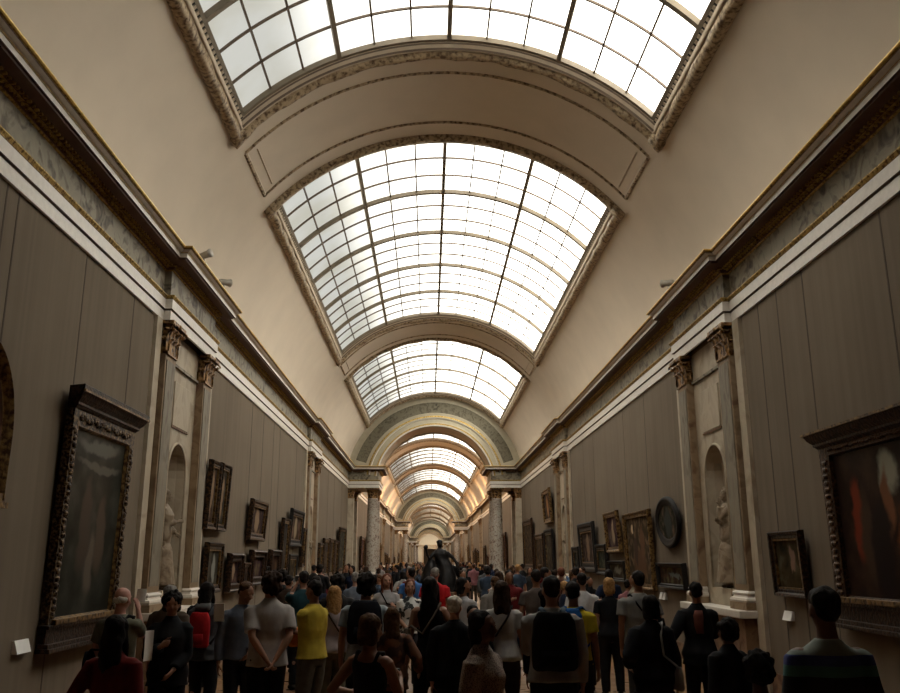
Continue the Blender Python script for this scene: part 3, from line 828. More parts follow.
    if hs == 'short':
        t.ell((0, .022, 1.690), (.083, .092, .078), 16, 10); t.ell((0, .055, 1.635), (.070, .055, .062), 14, 8)
    elif hs == 'curly':
        t.ell((0, .030, 1.685), (.108, .108, .098), 16, 10); t.ell((0, .055, 1.61), (.10, .07, .08), 14, 8)
    elif hs == 'long':
        t.ell((0, .024, 1.685), (.089, .097, .084), 16, 10)
        t.rings([(0, .085, 1.32, .075, .025), (0, .090, 1.42, .092, .036), (0, .075, 1.52, .092, .046), (0, .05, 1.60, .090, .065), (0, .03, 1.68, .085, .085)], 18)
        for s in (1, -1): t.tube([(s*.075, .0, 1.68), (s*.084, .0, 1.58), (s*.082, -.02, 1.48), (s*.07, -.05, 1.38)], [.022, .024, .022, .012], 8)
    elif hs == 'bob':
        t.ell((0, .024, 1.685), (.090, .097, .084), 16, 10)
        t.rings([(0, .045, 1.515, .078, .05), (0, .042, 1.56, .094, .068), (0, .035, 1.62, .095, .078), (0, .03, 1.68, .088, .086)], 18)
    elif hs == 'bun':
        t.ell((0, .022, 1.688), (.082, .092, .078), 16, 10); t.ell((0, .055, 1.64), (.07, .055, .06), 14, 8); t.ell((0, .115, 1.70), (.045, .04, .042), 12, 8)
    elif hs == 'tail':
        t.ell((0, .022, 1.688), (.083, .093, .079), 16, 10); t.ell((0, .055, 1.64), (.07, .055, .06), 14, 8)
        t.tube([(0, .11, 1.70), (0, .15, 1.66), (0, .14, 1.55), (0, .115, 1.42)], [.025, .035, .032, .012], 10)
    elif hs == 'fringe':
        t.ell((0, .038, 1.628), (.078, .068, .045), 18, 10)
    if hs != 'none':
        t.v = [tuple(HM @ Vector(p)) for p in t.v]
        curly = hs == 'curly'
        mesh_obj('hair', remesh(done(t), max(voxel, .010), 1, wob=.03 if curly else .012, wsc=28 if curly else 22, seed=h*10), statue[1] if statue else _hair[hair], body, k)
    if eyes:
        t = MB()
        for s in (1, -1): t.ell((s*.031, -.0865, 1.648), (.0125, .007, .006), 10, 6)
        t.v = [tuple(HM @ Vector(p)) for p in t.v]; done(t)
        o = t.build('eyes', M_eye, body, smooth=True); o.data.transform(Matrix.Scale(k, 4))
    body['k'] = k; del body['k']
    KK[body.name] = (k, lean)
    tag(body, label, cat, group)
    return body
KK = {}
def pose_free(p): return True

def attach(mb, name, mats, who, label, cat, parts=(), smooth=True, group=None, vox=None):
    """a separate thing worn or held by a person: built in the person's space, origin at its own base"""
    k, lean = KK[who.name]; mw = Matrix.Translation(who.location) @ Matrix.Rotation(who.rotation_euler.z, 4, 'Z') @ Matrix.Scale(k, 4)
    piv = Vector((0, 0, .95))
    def tr(p):
        p = Vector(p); w = max(0, min(1, (p.z-.9)/.15)); return mw @ (piv + (Matrix.Rotation(R(lean)*w, 4, 'X') @ (p-piv)))
    V = [tr(p) for p in mb.v]
    c = Vector((sum(p.x for p in V)/len(V), sum(p.y for p in V)/len(V), min(p.z for p in V)))
    mb.v = [tuple(p-c) for p in V]
    if vox: o = mesh_obj(name, remesh(mb, vox, 3, wob=.008), mats)
    else: o = mb.build(name, mats, smooth=smooth)
    o.location = c
    for nm, pm, pmat in parts:
        pm.v = [tuple(tr(p)-c) for p in pm.v]; pm.build(nm, pmat, o, smooth=True)
    return tag(o, label, cat, group)

def backpack(who, col, label, w=.15, z0=1.02, z1=1.44, d=.13, strapc=None):
    m = MB(); y = .115
    m.rings([(0, y+d*.5, z0, w*.85, d*.45), (0, y+d*.5, z0+.03, w, d*.55), (0, y+d*.5, (z0+z1)/2, w*1.02, d*.58), (0, y+d*.45, z1-.08, w*.92, d*.5), (0, y+d*.4, z1-.01, w*.7, d*.36)], 18)
    pk = MB(); pk.rings([(0, y+d*.98, z0+.04, w*.6, d*.2), (0, y+d*1.0, z0+.10, w*.66, d*.25), (0, y+d*.98, z0+.17, w*.6, d*.18)], 14)
    stp = []
    for s in (1, -1):
        q = MB(); q.tube([(s*.075, .12, z1-.02), (s*.095, .03, 1.485), (s*.10, -.07, 1.44), (s*.115, -.135, 1.33), (s*.145, -.10, 1.18), (s*.16, .03, 1.09), (s*.13, .11, z0+.04)], .014, 8, flat=2.0)
        stp.append(('strap', q, cloth(strapc or tuple(c*.6 for c in col))))
    return attach(m, 'backpack', cloth(col), who, label, 'backpack', [('pocket', pk, cloth(tuple(c*.85 for c in col)))] + stp, vox=.014)
def shoulder_bag(who, col, label, s=1, z=.86, cross=True, strapc=None, size=.15):
    m = MB(); x = s*.25
    m.rings([(x, .03, z, .045, size*.85), (x, .03, z+.03, .055, size), (x, .03, z+.16, .052, size*.98), (x, .03, z+.24, .03, size*.85)], 18)
    q = MB(); o = -s if cross else s
    q.tube([(x, -.10, z+.22), (x*.62, -.15, z+.34), (o*.02 if cross else x*.6, -.158, 1.26), (o*.115, -.06, 1.46), (o*.115, .03, 1.475), (o*.06, .13, 1.36), (x*.3, .145, 1.16), (x*.8, .13, z+.26), (x, .10, z+.22)], .012, 8, flat=1.8)
    return attach(m, 'shoulder_bag', cloth(col), who, label, 'bag', [('strap', q, cloth(strapc or col))], vox=.014)
def sheet(who, pos, label, w=.15, h=.21, tilt=-40, yaw=0, name='brochure', cat='leaflet', mat=None):
    m = MB(); mm = Matrix.Translation(pos) @ Matrix.Rotation(R(yaw), 4, 'Z') @ Matrix.Rotation(R(tilt), 4, 'X')
    n = 6
    vs = []
    for i in range(n+1):
        u = -w/2 + w*i/n; c = .012*math.cos(u/w*PI)
        for z in (-h/2, h/2):
            for t in (0, .002): vs.append(mm @ Vector((u, c+t, z)))
    fs = []
    for i in range(n):
        a = i*4; b = a+4; fs += [(a, b, b+2, a+2), (a+1, a+3, b+3, b+1), (a, a+1, b+1, b), (a+2, b+2, b+3, a+3)]
    fs += [(0, 2, 3, 1), (n*4, n*4+1, n*4+3, n*4+2)]
    m.add(vs, fs)
    return attach(m, name, mat or M['paper'], who, label, cat, smooth=False)

PEOPLE_HERE = True
#@@PEOPLE@@
#@@PAINTINGS@@
#@@LIGHTS@@
# ------------------------------------------------------------------ visitors, nearest first (x, y, height, facing: 0 = towards the camera, 180 = away)
def mottle(name, c0, c1, sc_=14, lo=.45, hi=.52):
    m, t, b = nt(name); v = coords(t); n = noise_tex(t, v, sc_, 4)
    r = ramp(t, n, [(lo, c0), (hi, c1)]); t.links.new(r.outputs[0], b.inputs['Base Color']); b.inputs['Roughness'].default_value = .9
    return m
def bands(name, stops):
    m, t, b = nt(name); tc = t.nodes.new('ShaderNodeTexCoord'); sx = t.nodes.new('ShaderNodeSeparateXYZ'); t.links.new(tc.outputs['Object'], sx.inputs[0])
    mr = t.nodes.new('ShaderNodeMapRange'); mr.inputs['From Min'].default_value = .8; mr.inputs['From Max'].default_value = 1.6; t.links.new(sx.outputs[2], mr.inputs[0])
    r = ramp(t, mr.outputs[0], stops, 'CONSTANT'); t.links.new(r.outputs[0], b.inputs['Base Color']); b.inputs['Roughness'].default_value = .9
    return m
BK = (.012, .012, .014)
p = person(1.96, 5.14, 1.83, 178, 'person in a blue and teal striped knit shirt at the lower right, seen from behind', skin='brown', hair='black', hs='short', top='long', sex='m', build=.9,
           tmat=bands('striped knit', [(0, (.03, .04, .05)), (.18, (.06, .07, .07)), (.27, (.012, .016, .02)), (.50, (.035, .04, .045)), (.58, (.012, .016, .022)), (.69, (.06, .17, .175)), (.765, (.045, .065, .22)), (.835, (.20, .23, .20))]), bc=BK)
person(1.66, 5.45, 1.44, 170, 'short person with black hair at the bottom of the picture, left of the striped shirt', skin='brown', hs='curly', top='tee', tc=BK, bc=BK, sex='f')
person(2.31, 7.91, 1.47, 200, 'short person with frizzy black hair in black just behind the bare backed visitor', skin='brown', hs='curly', top='jacket', tc=BK, bc=BK, sex='f')
p = person(.04, 6.37, 1.64, 62, 'dark haired woman in profile in a cream flecked cardigan, front of the crowd', skin='brown', hair='black', hs='bob', top='jacket', sex='f', eyes=True, voxel=.0095,
           tmat=mottle('flecked cream knit', (.10, .07, .055), (.30, .235, .19), 110), bc=BK, L='front', Rr='down')
p = person(-.78, 6.71, 1.60, 150, 'bare armed woman with brown hair holding a camera, front of the crowd', skin='tan', hair='brown', hs='bob', top='tank', tc=BK, bc=BK, sex='f', L=(.30, -.14, 1.12), Rr='hold', voxel=.0095, hy=-10, curl=.9)
cm = MB(); cm.box(-.055, .055, -.375, -.345, 1.23, 1.30); cm.tube([(0, -.375, 1.265), (0, -.395, 1.265)], .024, 12)
attach(cm, 'camera', M['black metal'], p, 'small black camera held by the bare armed woman', 'camera', smooth=False)
p = person(-2.65, 6.65, 1.60, 176, 'long haired person in a dark red top, lower left corner', skin='tan', hs='long', top='long', tc=(.14, .012, .010), bc=BK, sex='f', Rr='down', L='hip')
p = person(.80, 8.26, 1.84, 178, 'broad man in a black sleeveless vest over a pale shirt, seen from behind, centre right', hs='short', top='long', tc=(.30, .29, .28), bc=BK, build=1.12, L='hold', Rr='down')
backpack(p, BK, 'big black backpack on the broad man in the centre right of the crowd', w=.20, z0=.98, z1=1.47, d=.12, strapc=(.08, .12, .16))
p = person(1.88, 8.9, 1.64, 185, 'dark haired woman in a long black coat, beside the man with the black shoulder strap', hs='bob', top='coat', tc=BK, bc=BK, sex='f', hem=.62, bottom='trousers', L='bag', Rr='down')
shoulder_bag(p, (.33, .31, .27), 'pale cloth shoulder bag at the hip of the woman in the long black coat', s=-1, z=.80, cross=False, strapc=(.4, .38, .35))
p = person(-3.44, 9.01, 1.74, 165, 'bald man with a white fringe in an olive grey shirt reading beside the tall altarpiece', skin='pink', hair='white', hs='fringe', top='tee', tc=(.17, .165, .12), bc=(.04, .035, .03), Rr=(.02, -.28, 1.50), L='down', hp=6)
sheet(p, (.0, -.34, 1.66), 'white leaflet held up by the bald man', w=.10, h=.13, tilt=10, yaw=12)
shoulder_bag(p, BK, 'black shoulder bag of the bald man', s=1, z=.9)
p = person(-3.02, 9.33, 1.67, 15, 'person with thick dark curls and ruddy face turned to the camera, dark jacket', skin='tan', hs='curly', top='jacket', tc=BK, bc=BK, sex='f', eyes=True, Rr='hold', L='front', hp=8)
sheet(p, (-.20, -.34, 1.24), 'pale folded leaflet held by the curly haired person in black', w=.10, h=.30, tilt=0, yaw=35)
person(-3.5, 10.9, 1.70, 165, 'grey haired person behind the curly haired one, in front of the left niche', hair='grey', hs='short', skin='pink', top='jacket', tc=(.10, .07, .05), bc=BK)
p = person(-.08, 9.16, 1.63, 172, 'elderly person with cropped white hair in a black jacket with a pale collar', hair='white', hs='short', skin='pink', top='jacket', tc=BK, bc=BK, L='down', Rr='down', curl=.6)
hb = MB(); hb.ell((-.24, .10, .86), (.06, .075, .12), 12, 8)
attach(hb, 'hat', cloth((.17, .10, .06)), p, 'crumpled tan hat held low behind the white haired person in black', 'hat')
p = person(-2.09, 9.77, 1.86, 203, 'man in a white polo shirt with dark hair, hands clasped behind his back', hair='dark brown', hs='curly', top='polo', tc=(.47, .43, .40), bc=(.008, .007, .008), L='behind', Rr='behind', voxel=.0095, build=1.04, hy=12, curl=.9)
p = person(-1.05, 9.96, 1.84, 182, 'man in a pale blue shirt with black hair, left of the central gap', hs='curly', hair='black', top='tee', tc=(.38, .44, .47), bc=BK, L='down', Rr='hold', build=1.05)
backpack(p, (.018, .018, .026), 'dark navy backpack on the man in the pale blue shirt', w=.185, z0=1.06, z1=1.50, d=.12)
p = person(-.74, 9.55, 1.50, 190, 'short woman in a rust and brown shawl left of the long haired woman', hair='brown', hs='long', skin='tan', top='jacket', tmat=mottle('rust shawl', (.04, .016, .010), (.13, .05, .022), 8), sex='f', bc=BK, bottom='skirt', L='down', Rr='side')
p = person(-.33, 10.25, 1.80, 176, 'woman with long black hair in a black top, seen from behind beside the central gap', hs='long', top='tank', tc=BK, bc=BK, sex='f', Rr='side', L='down', skin='tan')
shoulder_bag(p, (.13, .10, .075), 'brown patterned shoulder bag on the back of the long haired woman', s=1, z=.98, size=.17)
p = person(.15, 9.9, 1.50, 10, 'small dark haired child facing the camera behind the profile woman', hs='short', skin='tan', top='jacket', tc=BK, bc=BK, sex='f', eyes=True)
p = person(.51, 10.36, 1.75, 176, 'woman in a white tee with long brown hair and a strap across her back', hair='dark brown', hs='long', top='tee', tc=(.52, .49, .46), bc=(.03, .02, .02), sex='f', build=1.08)
shoulder_bag(p, (.015, .012, .012), 'black crossbody bag of the woman in the white tee', s=1, z=.86)
p = person(.93, 9.40, 1.70, 168, 'dark haired person in a navy jacket with a pale emblem on the back', hs='curly', skin='tan', top='jacket', tc=(.018, .02, .032), bc=BK, Rr='down', sex='f')
em = MB(); em.ell((.02, .150, 1.27), (.06, .006, .055), 14, 8); em.tube([(-.03, .156, 1.33), (.02, .158, 1.36), (.07, .156, 1.32)], .009, 6); em.tube([(-.04, .156, 1.22), (.02, .158, 1.19), (.08, .156, 1.22)], .009, 6)
k_, l_ = KK[p.name]; em.v = [(a*k_, b_*k_, c*k_) for a, b_, c in em.v]; em.build('emblem', mottle('emblem print', (.16, .10, .06), (.42, .36, .30), 30), p, smooth=True)
p = person(1.28, 9.92, 1.75, 152, 'dark haired man in a yellow tee under a blue backpack', hs='short', skin='tan', top='tee', tc=(.55, .42, .02), bc=(.02, .02, .022), L='hold', Rr='down', hy=20)
backpack(p, (.02, .11, .34), 'bright blue backpack on the man in the yellow tee', w=.17, z0=1.0, z1=1.49, d=.15)
p = person(-1.72, 10.61, 1.76, 238, 'man in a yellow tee with folded arms, standing beside the white polo man', hs='short', skin='tan', top='tee', tc=(.62, .46, .06), bc=(.16, .15, .125), L='fold', Rr='fold', voxel=.0095, build=1.06, curl=.8)
oj = MB(); oj.rings([(.0, -.25, 1.0, .10, .05), (.02, -.26, 1.08, .14, .07), (.0, -.26, 1.17, .15, .075), (.0, -.24, 1.22, .12, .05)], 16)
attach(oj, 'folded_jacket', cloth((.75, .22, .02)), p, 'orange jacket folded over the arms of the yellow tee man', 'jacket', vox=.012)
p = person(-2.56, 10.64, 1.75, 25, 'man in a grey blue shirt with head bowed, left of white polo man', skin='tan', hair='brown', hs='short', top='long', tc=(.13, .145, .18), bc=(.02, .02, .025), hp=22, hy=25, eyes=True, L='front', Rr='down', voxel=.0095)
sheet(p, (-.33, -.25, 1.42), 'white leaflet in front of the grey blue shirt man', w=.12, h=.2, tilt=10, yaw=-30)
p = person(2.91, 10.71, 1.72, 172, 'visitor in a black jacket with a reddish open back, before the right niche', skin='tan', hs='short', top='jacket', tc=BK, bc=BK, sex='f', L='side', Rr='hold')
bp = MB(); bp.rings([(.0, .135, 1.16, .045, .008), (.01, .138, 1.26, .055, .010), (.01, .135, 1.37, .06, .012), (.0, .115, 1.43, .045, .01)], 12); k_, l_ = KK[p.name]; bp.v = [(a*k_, b_*k_, c*k_) for a, b_, c in bp.v]
bp.build('back_insert', cloth((.20, .075, .06)), p, smooth=True)
sheet(p, (.40, -.20, .98), 'folded white map in the hand of the visitor with the open back', w=.30, h=.10, tilt=-20, yaw=20, name='map', cat='map')
p = person(-3.20, 11.49, 1.72, 166, 'dark haired woman in a grey hooded top, left of the grey blue shirt man', hs='long', hair='black', top='jacket', tc=(.085, .09, .10), bc=BK, sex='f', Rr='hold', L='down')
backpack(p, (.52, .018, .022), 'bright red backpack on the woman in the grey hooded top', w=.16, z0=.96, z1=1.40, d=.12, strapc=(.03, .03, .035))
hd_ = MB(); hd_.rings([(0, .10, 1.40, .10, .035), (0, .10, 1.45, .115, .055), (0, .075, 1.50, .095, .05)], 16); k_, l_ = KK[p.name]; hd_.v = [(a*k_, b_*k_, c*k_) for a, b_, c in hd_.v]; hd_.build('hood', cloth((.16, .165, .17)), p, smooth=True)
p = person(-1.60, 11.80, 1.66, 188, 'blonde woman in a pale pink top behind the yellow tee man', hair='blonde', hs='long', top='long', tc=(.45, .38, .38), bc=(.17, .15, .10), sex='f', build=1.1)
shoulder_bag(p, (.05, .03, .02), 'small dark crossbody bag of the blonde woman in pale pink', s=-1, z=.88)
p = person(2.45, 11.73, 1.84, 184, 'tall grey shirted man with close dark hair and a black strap on his back', hs='short', skin='tan', top='tee', tc=(.23, .225, .21), bc=(.06, .06, .06), build=1.1)
shoulder_bag(p, BK, 'black bag slung by a strap on the tall grey shirted man', s=-1, z=.95)
p = person(-1.68, 12.98, 1.78, 182, 'dark haired man in a black jacket behind the blonde in pale pink', hs='curly', top='jacket', tc=(.02, .018, .018), bc=BK)
p = person(2.42, 13.5, 1.72, 178, 'blonde woman all in black standing on the open parquet at the right', hair='blonde', hs='bob', top='tee', tc=BK, bc=(.014, .014, .016), sex='f', Rr='hip', L='down', stance=.11)
sheet(p, (-.27, -.14, .98), 'white folded sheet in the hand of the blonde woman in black', w=.12, h=.12, tilt=-30, yaw=30)
p = person(.18, 13.46, 1.73, 150, 'dark haired woman with a white sleeve, face turned right, centre of the crowd', hs='bob', skin='tan', top='tee', tc=(.45, .44, .45), bc=BK, sex='f', hy=-60)
p = person(2.12, 14.15, 1.78, 178, 'dark haired visitor in a bright white shirt behind the blue backpack', hs='short', top='tee', tc=(.62, .60, .60), bc=BK)
p = person(-.65, 14.52, 1.68, 4, 'auburn haired woman facing the camera in a white tee with a black print', hair='auburn', hs='bob', eyes=True, top='tee', tmat=mottle('black print tee', (.02, .02, .02), (.55, .54, .52), 9, .47, .50), bc=(.03, .03, .04), sex='f', L='hip', Rr='front')
p = person(-2.40, 14.53, 1.82, 200, 'dark haired man taking a photo near the left wall, teal shirt', hs='short', top='tee', tc=(.02, .06, .075), bc=BK, Rr='photo', L='photo')
ph = MB(); ph.box(-.07, .07, -.335, -.31, 1.60, 1.68); ph.tube([(0, -.335, 1.64), (0, -.37, 1.64)], .03, 12)
attach(ph, 'camera', M['black metal'], p, 'black camera raised by the man in the teal shirt', 'camera', smooth=False)
p = person(1.42, 14.44, 1.83, 160, 'dark haired man with his face turned to the right, behind the navy jacket', hs='short', skin='tan', top='tee', tc=(.10, .08, .07), bc=BK, hy=30)
p = person(-1.08, 15.55, 1.76, 12, 'dark haired woman facing the camera in a white top with a dark bag strap', hs='long', hair='auburn', eyes=True, top='tee', tc=(.40, .38, .38), bc=BK, sex='f', L='hold', Rr='hip')
shoulder_bag(p, (.02, .016, .014), 'dark crossbody bag of the woman in white facing the camera', s=1, z=.9)
person(1.86, 16.48, 1.85, 95, 'dark haired man with ruddy face in profile near the right wall', hs='short', skin='tan', top='jacket', tc=(.03, .022, .02), bc=BK)
person(-4.1, 14.8, 1.55, 176, 'dark haired short visitor past the left niche', hs='short', top='jacket', tc=BK, bc=BK)
person(-2.97, 16.64, 1.72, 170, 'dark haired visitor in brown beside the low left pictures', hs='short', top='jacket', tc=(.05, .03, .02), bc=BK)
person(-.22, 17.57, 1.84, 178, 'grey haired man in a bright red shirt in mid crowd', hair='grey', hs='short', top='tee', tc=(.50, .015, .02), bc=BK, build=1.15)
person(-1.80, 17.63, 1.76, 165, 'grey haired man in a pale blue shirt at the left of mid crowd', hair='grey', hs='short', top='long', tc=(.22, .26, .33), bc=BK)
person(-.72, 19.65, 1.82, 182, 'dark haired visitor in a bright blue shirt in mid crowd', hs='short', top='tee', tc=(.06, .17, .42), bc=BK, build=1.1)
person(2.61, 19.56, 1.82, 178, 'visitor in a pinkish cap and maroon top near the right wall pictures', hair='auburn', hs='short', top='jacket', tc=(.06, .02, .02), bc=BK)
person(3.12, 20.57, 1.82, 150, 'dark haired man in charcoal beneath the pale twisting figure picture', hs='short', top='jacket', tc=(.02, .02, .02), bc=BK)
person(1.15, 18.6, 1.76, 150, 'woman in a white blouse and dark hair right of the red shirt man', hs='long', hair='dark brown', top='tee', tc=(.55, .52, .50), bc=BK, sex='f')
person(.85, 15.9, 1.70, 188, 'visitor in a pale grey jacket with brown hair in mid crowd', hair='brown', hs='short', top='jacket', tc=(.22, .20, .18), bc=BK)

# the crowd farther down: a few builds copied with their clothes
PROTO = []
for i, kw in enumerate([dict(sex='m', hs='short', top='tee', L='down', Rr='down'), dict(sex='f', hs='long', top='tee', L='hip', Rr='down', hair='dark brown'),
                        dict(sex='m', hs='short', top='jacket', L='down', Rr='hold', hair='grey'), dict(sex='f', hs='bob', top='jacket', L='bag', Rr='down', hair='brown'),
                        dict(sex='f', hs='tail', top='long', L='down', Rr='raise', hair='blonde'), dict(sex='m', hs='curly', top='long', L='hold', Rr='hold', build=1.08)]):
    PROTO.append(lambda x, y, h, f, lab, kw=kw: person(x, y, h, f, lab, voxel=.018, skin=['fair', 'tan'][int(h*100) % 2], bc=BK, tc=(.05, .05, .06), **kw))
rc = random.Random(21)
TOPS = [('black', BK), ('white', (.50, .48, .46)), ('navy', (.02, .03, .07)), ('grey', (.14, .14, .14)), ('dark red', (.20, .02, .02)), ('brown', (.08, .05, .03)), ('sky blue', (.12, .22, .38)),
        ('charcoal', (.03, .03, .03)), ('beige', (.32, .26, .18)), ('dark green', (.03, .06, .04)), ('pink', (.42, .18, .20)), ('denim', (.06, .09, .14))]
HC = [('black', 'black'), ('brown', 'brown'), ('grey', 'grey'), ('blonde', 'blonde'), ('dark', 'dark brown'), ('black', 'black')]
occ = [(q.location.x, q.location.y) for q in bpy.data.objects if q.get('category') == 'person'] + [(0.0, 30.8)]
used_lab = set(); built = {}
def where(x, y):
    a = 'before the bronze group' if y < 30 else 'past the bronze group' if y < 49 else 'under the first arch' if y < 53 else 'past the first arch' if y < 80 else 'far down the hall'
    return a, ('at left' if x < -1.2 else 'at right' if x > 1.2 else 'mid floor')
n_ = 0; tries = 0
while n_ < 150 and tries < 8000:
    tries += 1
    y = 15.5 + 85*rc.random()**1.25; x = rc.uniform(-4.2, 4.2) if y > 24 else rc.uniform(-3.6, 3.9)
    if y < 21 and rc.random() < .25: continue
    if abs(x+.6) < .28 and y < 19: continue
    lim = .85 if y > 30 else .76
    if any((x-a)**2 + (y-b)**2 < lim*lim for a, b in occ) or ((x)**2 + (y-30.8)**2 < 1.5): continue
    if 48.6 < y < 52.6 and abs(x) > 2.6: continue
    if any(abs(y-c) < 1.9 and abs(x) > 4.2 for c in NICHE): continue
    i = rc.randrange(6); h = rc.uniform(1.58, 1.86)
    if i > 3 and any((x-a)**2 + (y-b)**2 < 1.1 for a, b in occ): i = rc.randrange(4)
    tn, tcol = TOPS[rc.choice([0, 0, 0, 0, 1, 2, 2, 3, 4, 5, 5, 6, 7, 7, 7, 8, 9, 10, 11])]
    hn, hk = HC[rc.choice([0, 0, 0, 1, 2, 3, 4, 4, 5])]
    a, b = where(x, y)
    what = ['tee', 'tee', 'jacket', 'jacket', 'pullover', 'pullover'][i]
    build_ = ['man', 'long haired woman', 'man', 'bobbed woman', 'pony tailed woman', 'stout man'][i]
    lab = '%s with %s hair in a %s %s, %s %s' % (build_, hn, tn, what, b, a)
    if i == 1 or i == 4: lab = lab.replace(' with %s hair' % hn, '').replace(build_, hn + ' ' + build_)
    if len(lab.split()) > 16: lab = lab.replace(' in a ', ' in ')
    if lab in used_lab: continue
    used_lab.add(lab)
    f = rc.gauss(180, 45) if rc.random() < .72 else rc.gauss(0, 40)
    if i not in built:
        o = PROTO[i](x, y, 1.75, f, lab); built[i] = o
    else:
        o = copy_tree(built[i])
    s_ = h/1.75
    o.location = (x, y, 0); o.rotation_euler.z = R(f); o.scale = (s_, s_, s_); o['label'] = lab; o['group'] = 'visitors crowding the gallery floor'
    for ch in o.children:
        nm = ch.name.split('.')[0]
        mt = cloth(tuple(c*.65 for c in tcol)) if nm in ('shirt', 'jacket') else _hair[hk] if nm == 'hair' else cloth([BK, (.03, .035, .06), (.07, .06, .05)][n_ % 3]) if nm == 'trousers' else None
        if mt: ch.material_slots[0].link = 'OBJECT'; ch.material_slots[0].material = mt
    occ.append((x, y)); n_ += 1

# ------------------------------------------------------------------ paintings
PR_RICH = [(0, 0), (0, .05), (.03, .085), (.09, .10), (.13, .085), (.15, .055), (.30, .055), (.33, .075), (.37, .07), (.40, .045), (.42, .03)]
PR_PLAIN = [(0, 0), (0, .05), (.1, .075), (.35, .07), (.5, .045), (.75, .05), (.9, .035), (1.0, .03)]
def rect_frame(mb, w, h, fw, prof, amp=.0, seg=.12, mi=None, z0=0, freq=9):
    """frame of outer size w x h (y across, z up from z0), profile (inset, height) scaled to fw wide"""
    mx = max(t for t, _ in prof); P = [(t/mx*fw, q) for t, q in prof]
    cs = [(-w/2, z0), (w/2, z0), (w/2, z0+h), (-w/2, z0+h)]; ins = [(1, 1), (-1, 1), (-1, -1), (1, -1)]
    m = len(P)
    for k in range(4):
        a, b = cs[k], cs[(k+1) % 4]; ia, ib = ins[k], ins[(k+1) % 4]
        L = math.hypot(b[0]-a[0], b[1]-a[1]); n = max(1, int(L/seg)) if amp else 1
        vs = []; fs = []; mis = []
        for i in range(n+1):
            u = i/n
            for j, (t, q) in enumerate(P):
                pa = (a[0]+ia[0]*t, a[1]+ia[1]*t); pb = (b[0]+ib[0]*t, b[1]+ib[1]*t)
                y = pa[0]+(pb[0]-pa[0])*u; z = pa[1]+(pb[1]-pa[1])*u
                d = 0
                if amp and 0 < j < m-2: d = amp*noise.noise(Vector((y*freq, z*freq, j*1.7))) + amp*.6*math.sin((y+z)*freq*5)
                vs.append((max(.0, q+d) if j else 0, y, z))
        for i in range(n):
            for j in range(m-1):
                fs.append((i*m+j, i*m+j+1, (i+1)*m+j+1, (i+1)*m+j)); mis.append(mi[j] if mi else 0)
        mb.add(vs, fs, mis)
def painting(s, y0, y1, z0, z1, label, pic, frame='frame dark', style='plain', fw=.12, tilt=1.5, group=None, amp=0, thick=1.5, lean_gap=.02):
    w = y1-y0; h = z1-z0
    root = empty('painting', (s*(W-lean_gap-.02), (y0+y1)/2, z0), 0 if s < 0 else PI)
    root.rotation_euler.y = R(tilt)
    fr = M[frame] if isinstance(frame, str) else frame
    if style in ('plain', 'rich', 'tall'):
        f = MB(); prof = [(t, q*thick) for t, q in (PR_RICH if style == 'rich' else PR_PLAIN)]
        rect_frame(f, w, h, fw, prof, amp, .06 if amp else 1)
        f.box(0, .02, -w/2+.01, w/2-.01, .01, h-.01)
        f.build('frame', fr, root)
        if style == 'plain' and h > .9:
            g = MB(); rect_frame(g, w-fw*1.7, h-fw*1.7, .025, [(0, 0), (0, .04*thick+.012), (1, .04*thick+.012), (1, .02)], 0, 1, None, fw*.85); g.build('inner_slip', M['frame gold'], root)
        c = MB(); c.box(.018, .032, -w/2+fw*.8, w/2-fw*.8, fw*.8, h-fw*.8)
        c.build('canvas', pic, root)
    elif style == 'oval':
        n = 48
        f = MB(); ring = [(1.0, 0), (1.0, .05), (.97, .08), (.92, .085), (.88, .055), (.85, .065), (.81, .04), (.79, .03)]
        vs = [(q, w/2*t*math.cos(2*PI*i/n), h/2 + h/2*(1-(1-t)*w/h*1.1)*math.sin(2*PI*i/n)) for i in range(n) for t, q in ring]
        m = len(ring)
        f.add(vs, [(i*m+j, i*m+j+1, ((i+1) % n)*m+j+1, ((i+1) % n)*m+j) for i in range(n) for j in range(m-1)])
        f.build('frame', fr, root, smooth=True)
        c = MB(); c.add([(.035, w/2*.81*math.cos(2*PI*i/n), h/2 + h/2*.84*math.sin(2*PI*i/n)) for i in range(n)] + [(.0, w/2*.95*math.cos(2*PI*i/n), h/2 + h/2*.95*math.sin(2*PI*i/n)) for i in range(n)],
              [tuple(range(n)), tuple(range(2*n-1, n-1, -1))] + [(i, (i+1) % n, n+(i+1) % n, n+i) for i in range(n)])
        c.build('canvas', pic, root)
    elif style == 'arched':
        n = 24; f = MB(); r = w/2; zs = h-r*1.25
        path = [(-r, 0)] + [(-r*math.cos(PI*i/n), zs + r*1.25*math.sin(PI*i/n)) for i in range(n+1)] + [(r, 0)]
        prof = [(0, 0), (0, .07), (.04, .10), (.08, .06), (.10, .08), (.14, .035), (.15, .03)]
        m = len(prof); vs = []
        for (yy, zz) in path:
            cx, cz = 0, (zs if zz > zs else zz); d = math.hypot(yy, zz-cz) or 1
            for t, q in prof: vs.append((q, yy*(1-t/d) if zz > zs else yy-math.copysign(t, yy), cz+(zz-cz)*(1-t/d)))
        f.add(vs, [(i*m+j, i*m+j+1, (i+1)*m+j+1, (i+1)*m+j) for i in range(len(path)-1) for j in range(m-1)])
        f.box(0, .09, -r, r, -.02, .07); f.box(0, .12, -r-.03, r+.03, -.08, -.02); f.box(0, .05, -r+.02, r-.02, .07, .12)
        f.build('frame', fr, root)
        c = MB(); pp = [(.03, yy*.93, .05+zz*.955) for yy, zz in path]; c.add(pp + [(.0, b, c_) for a, b, c_ in pp], [tuple(range(len(pp))), tuple(range(2*len(pp)-1, len(pp)-1, -1))]); c.build('canvas', pic, root)
    return tag(root, label, 'painting', group)

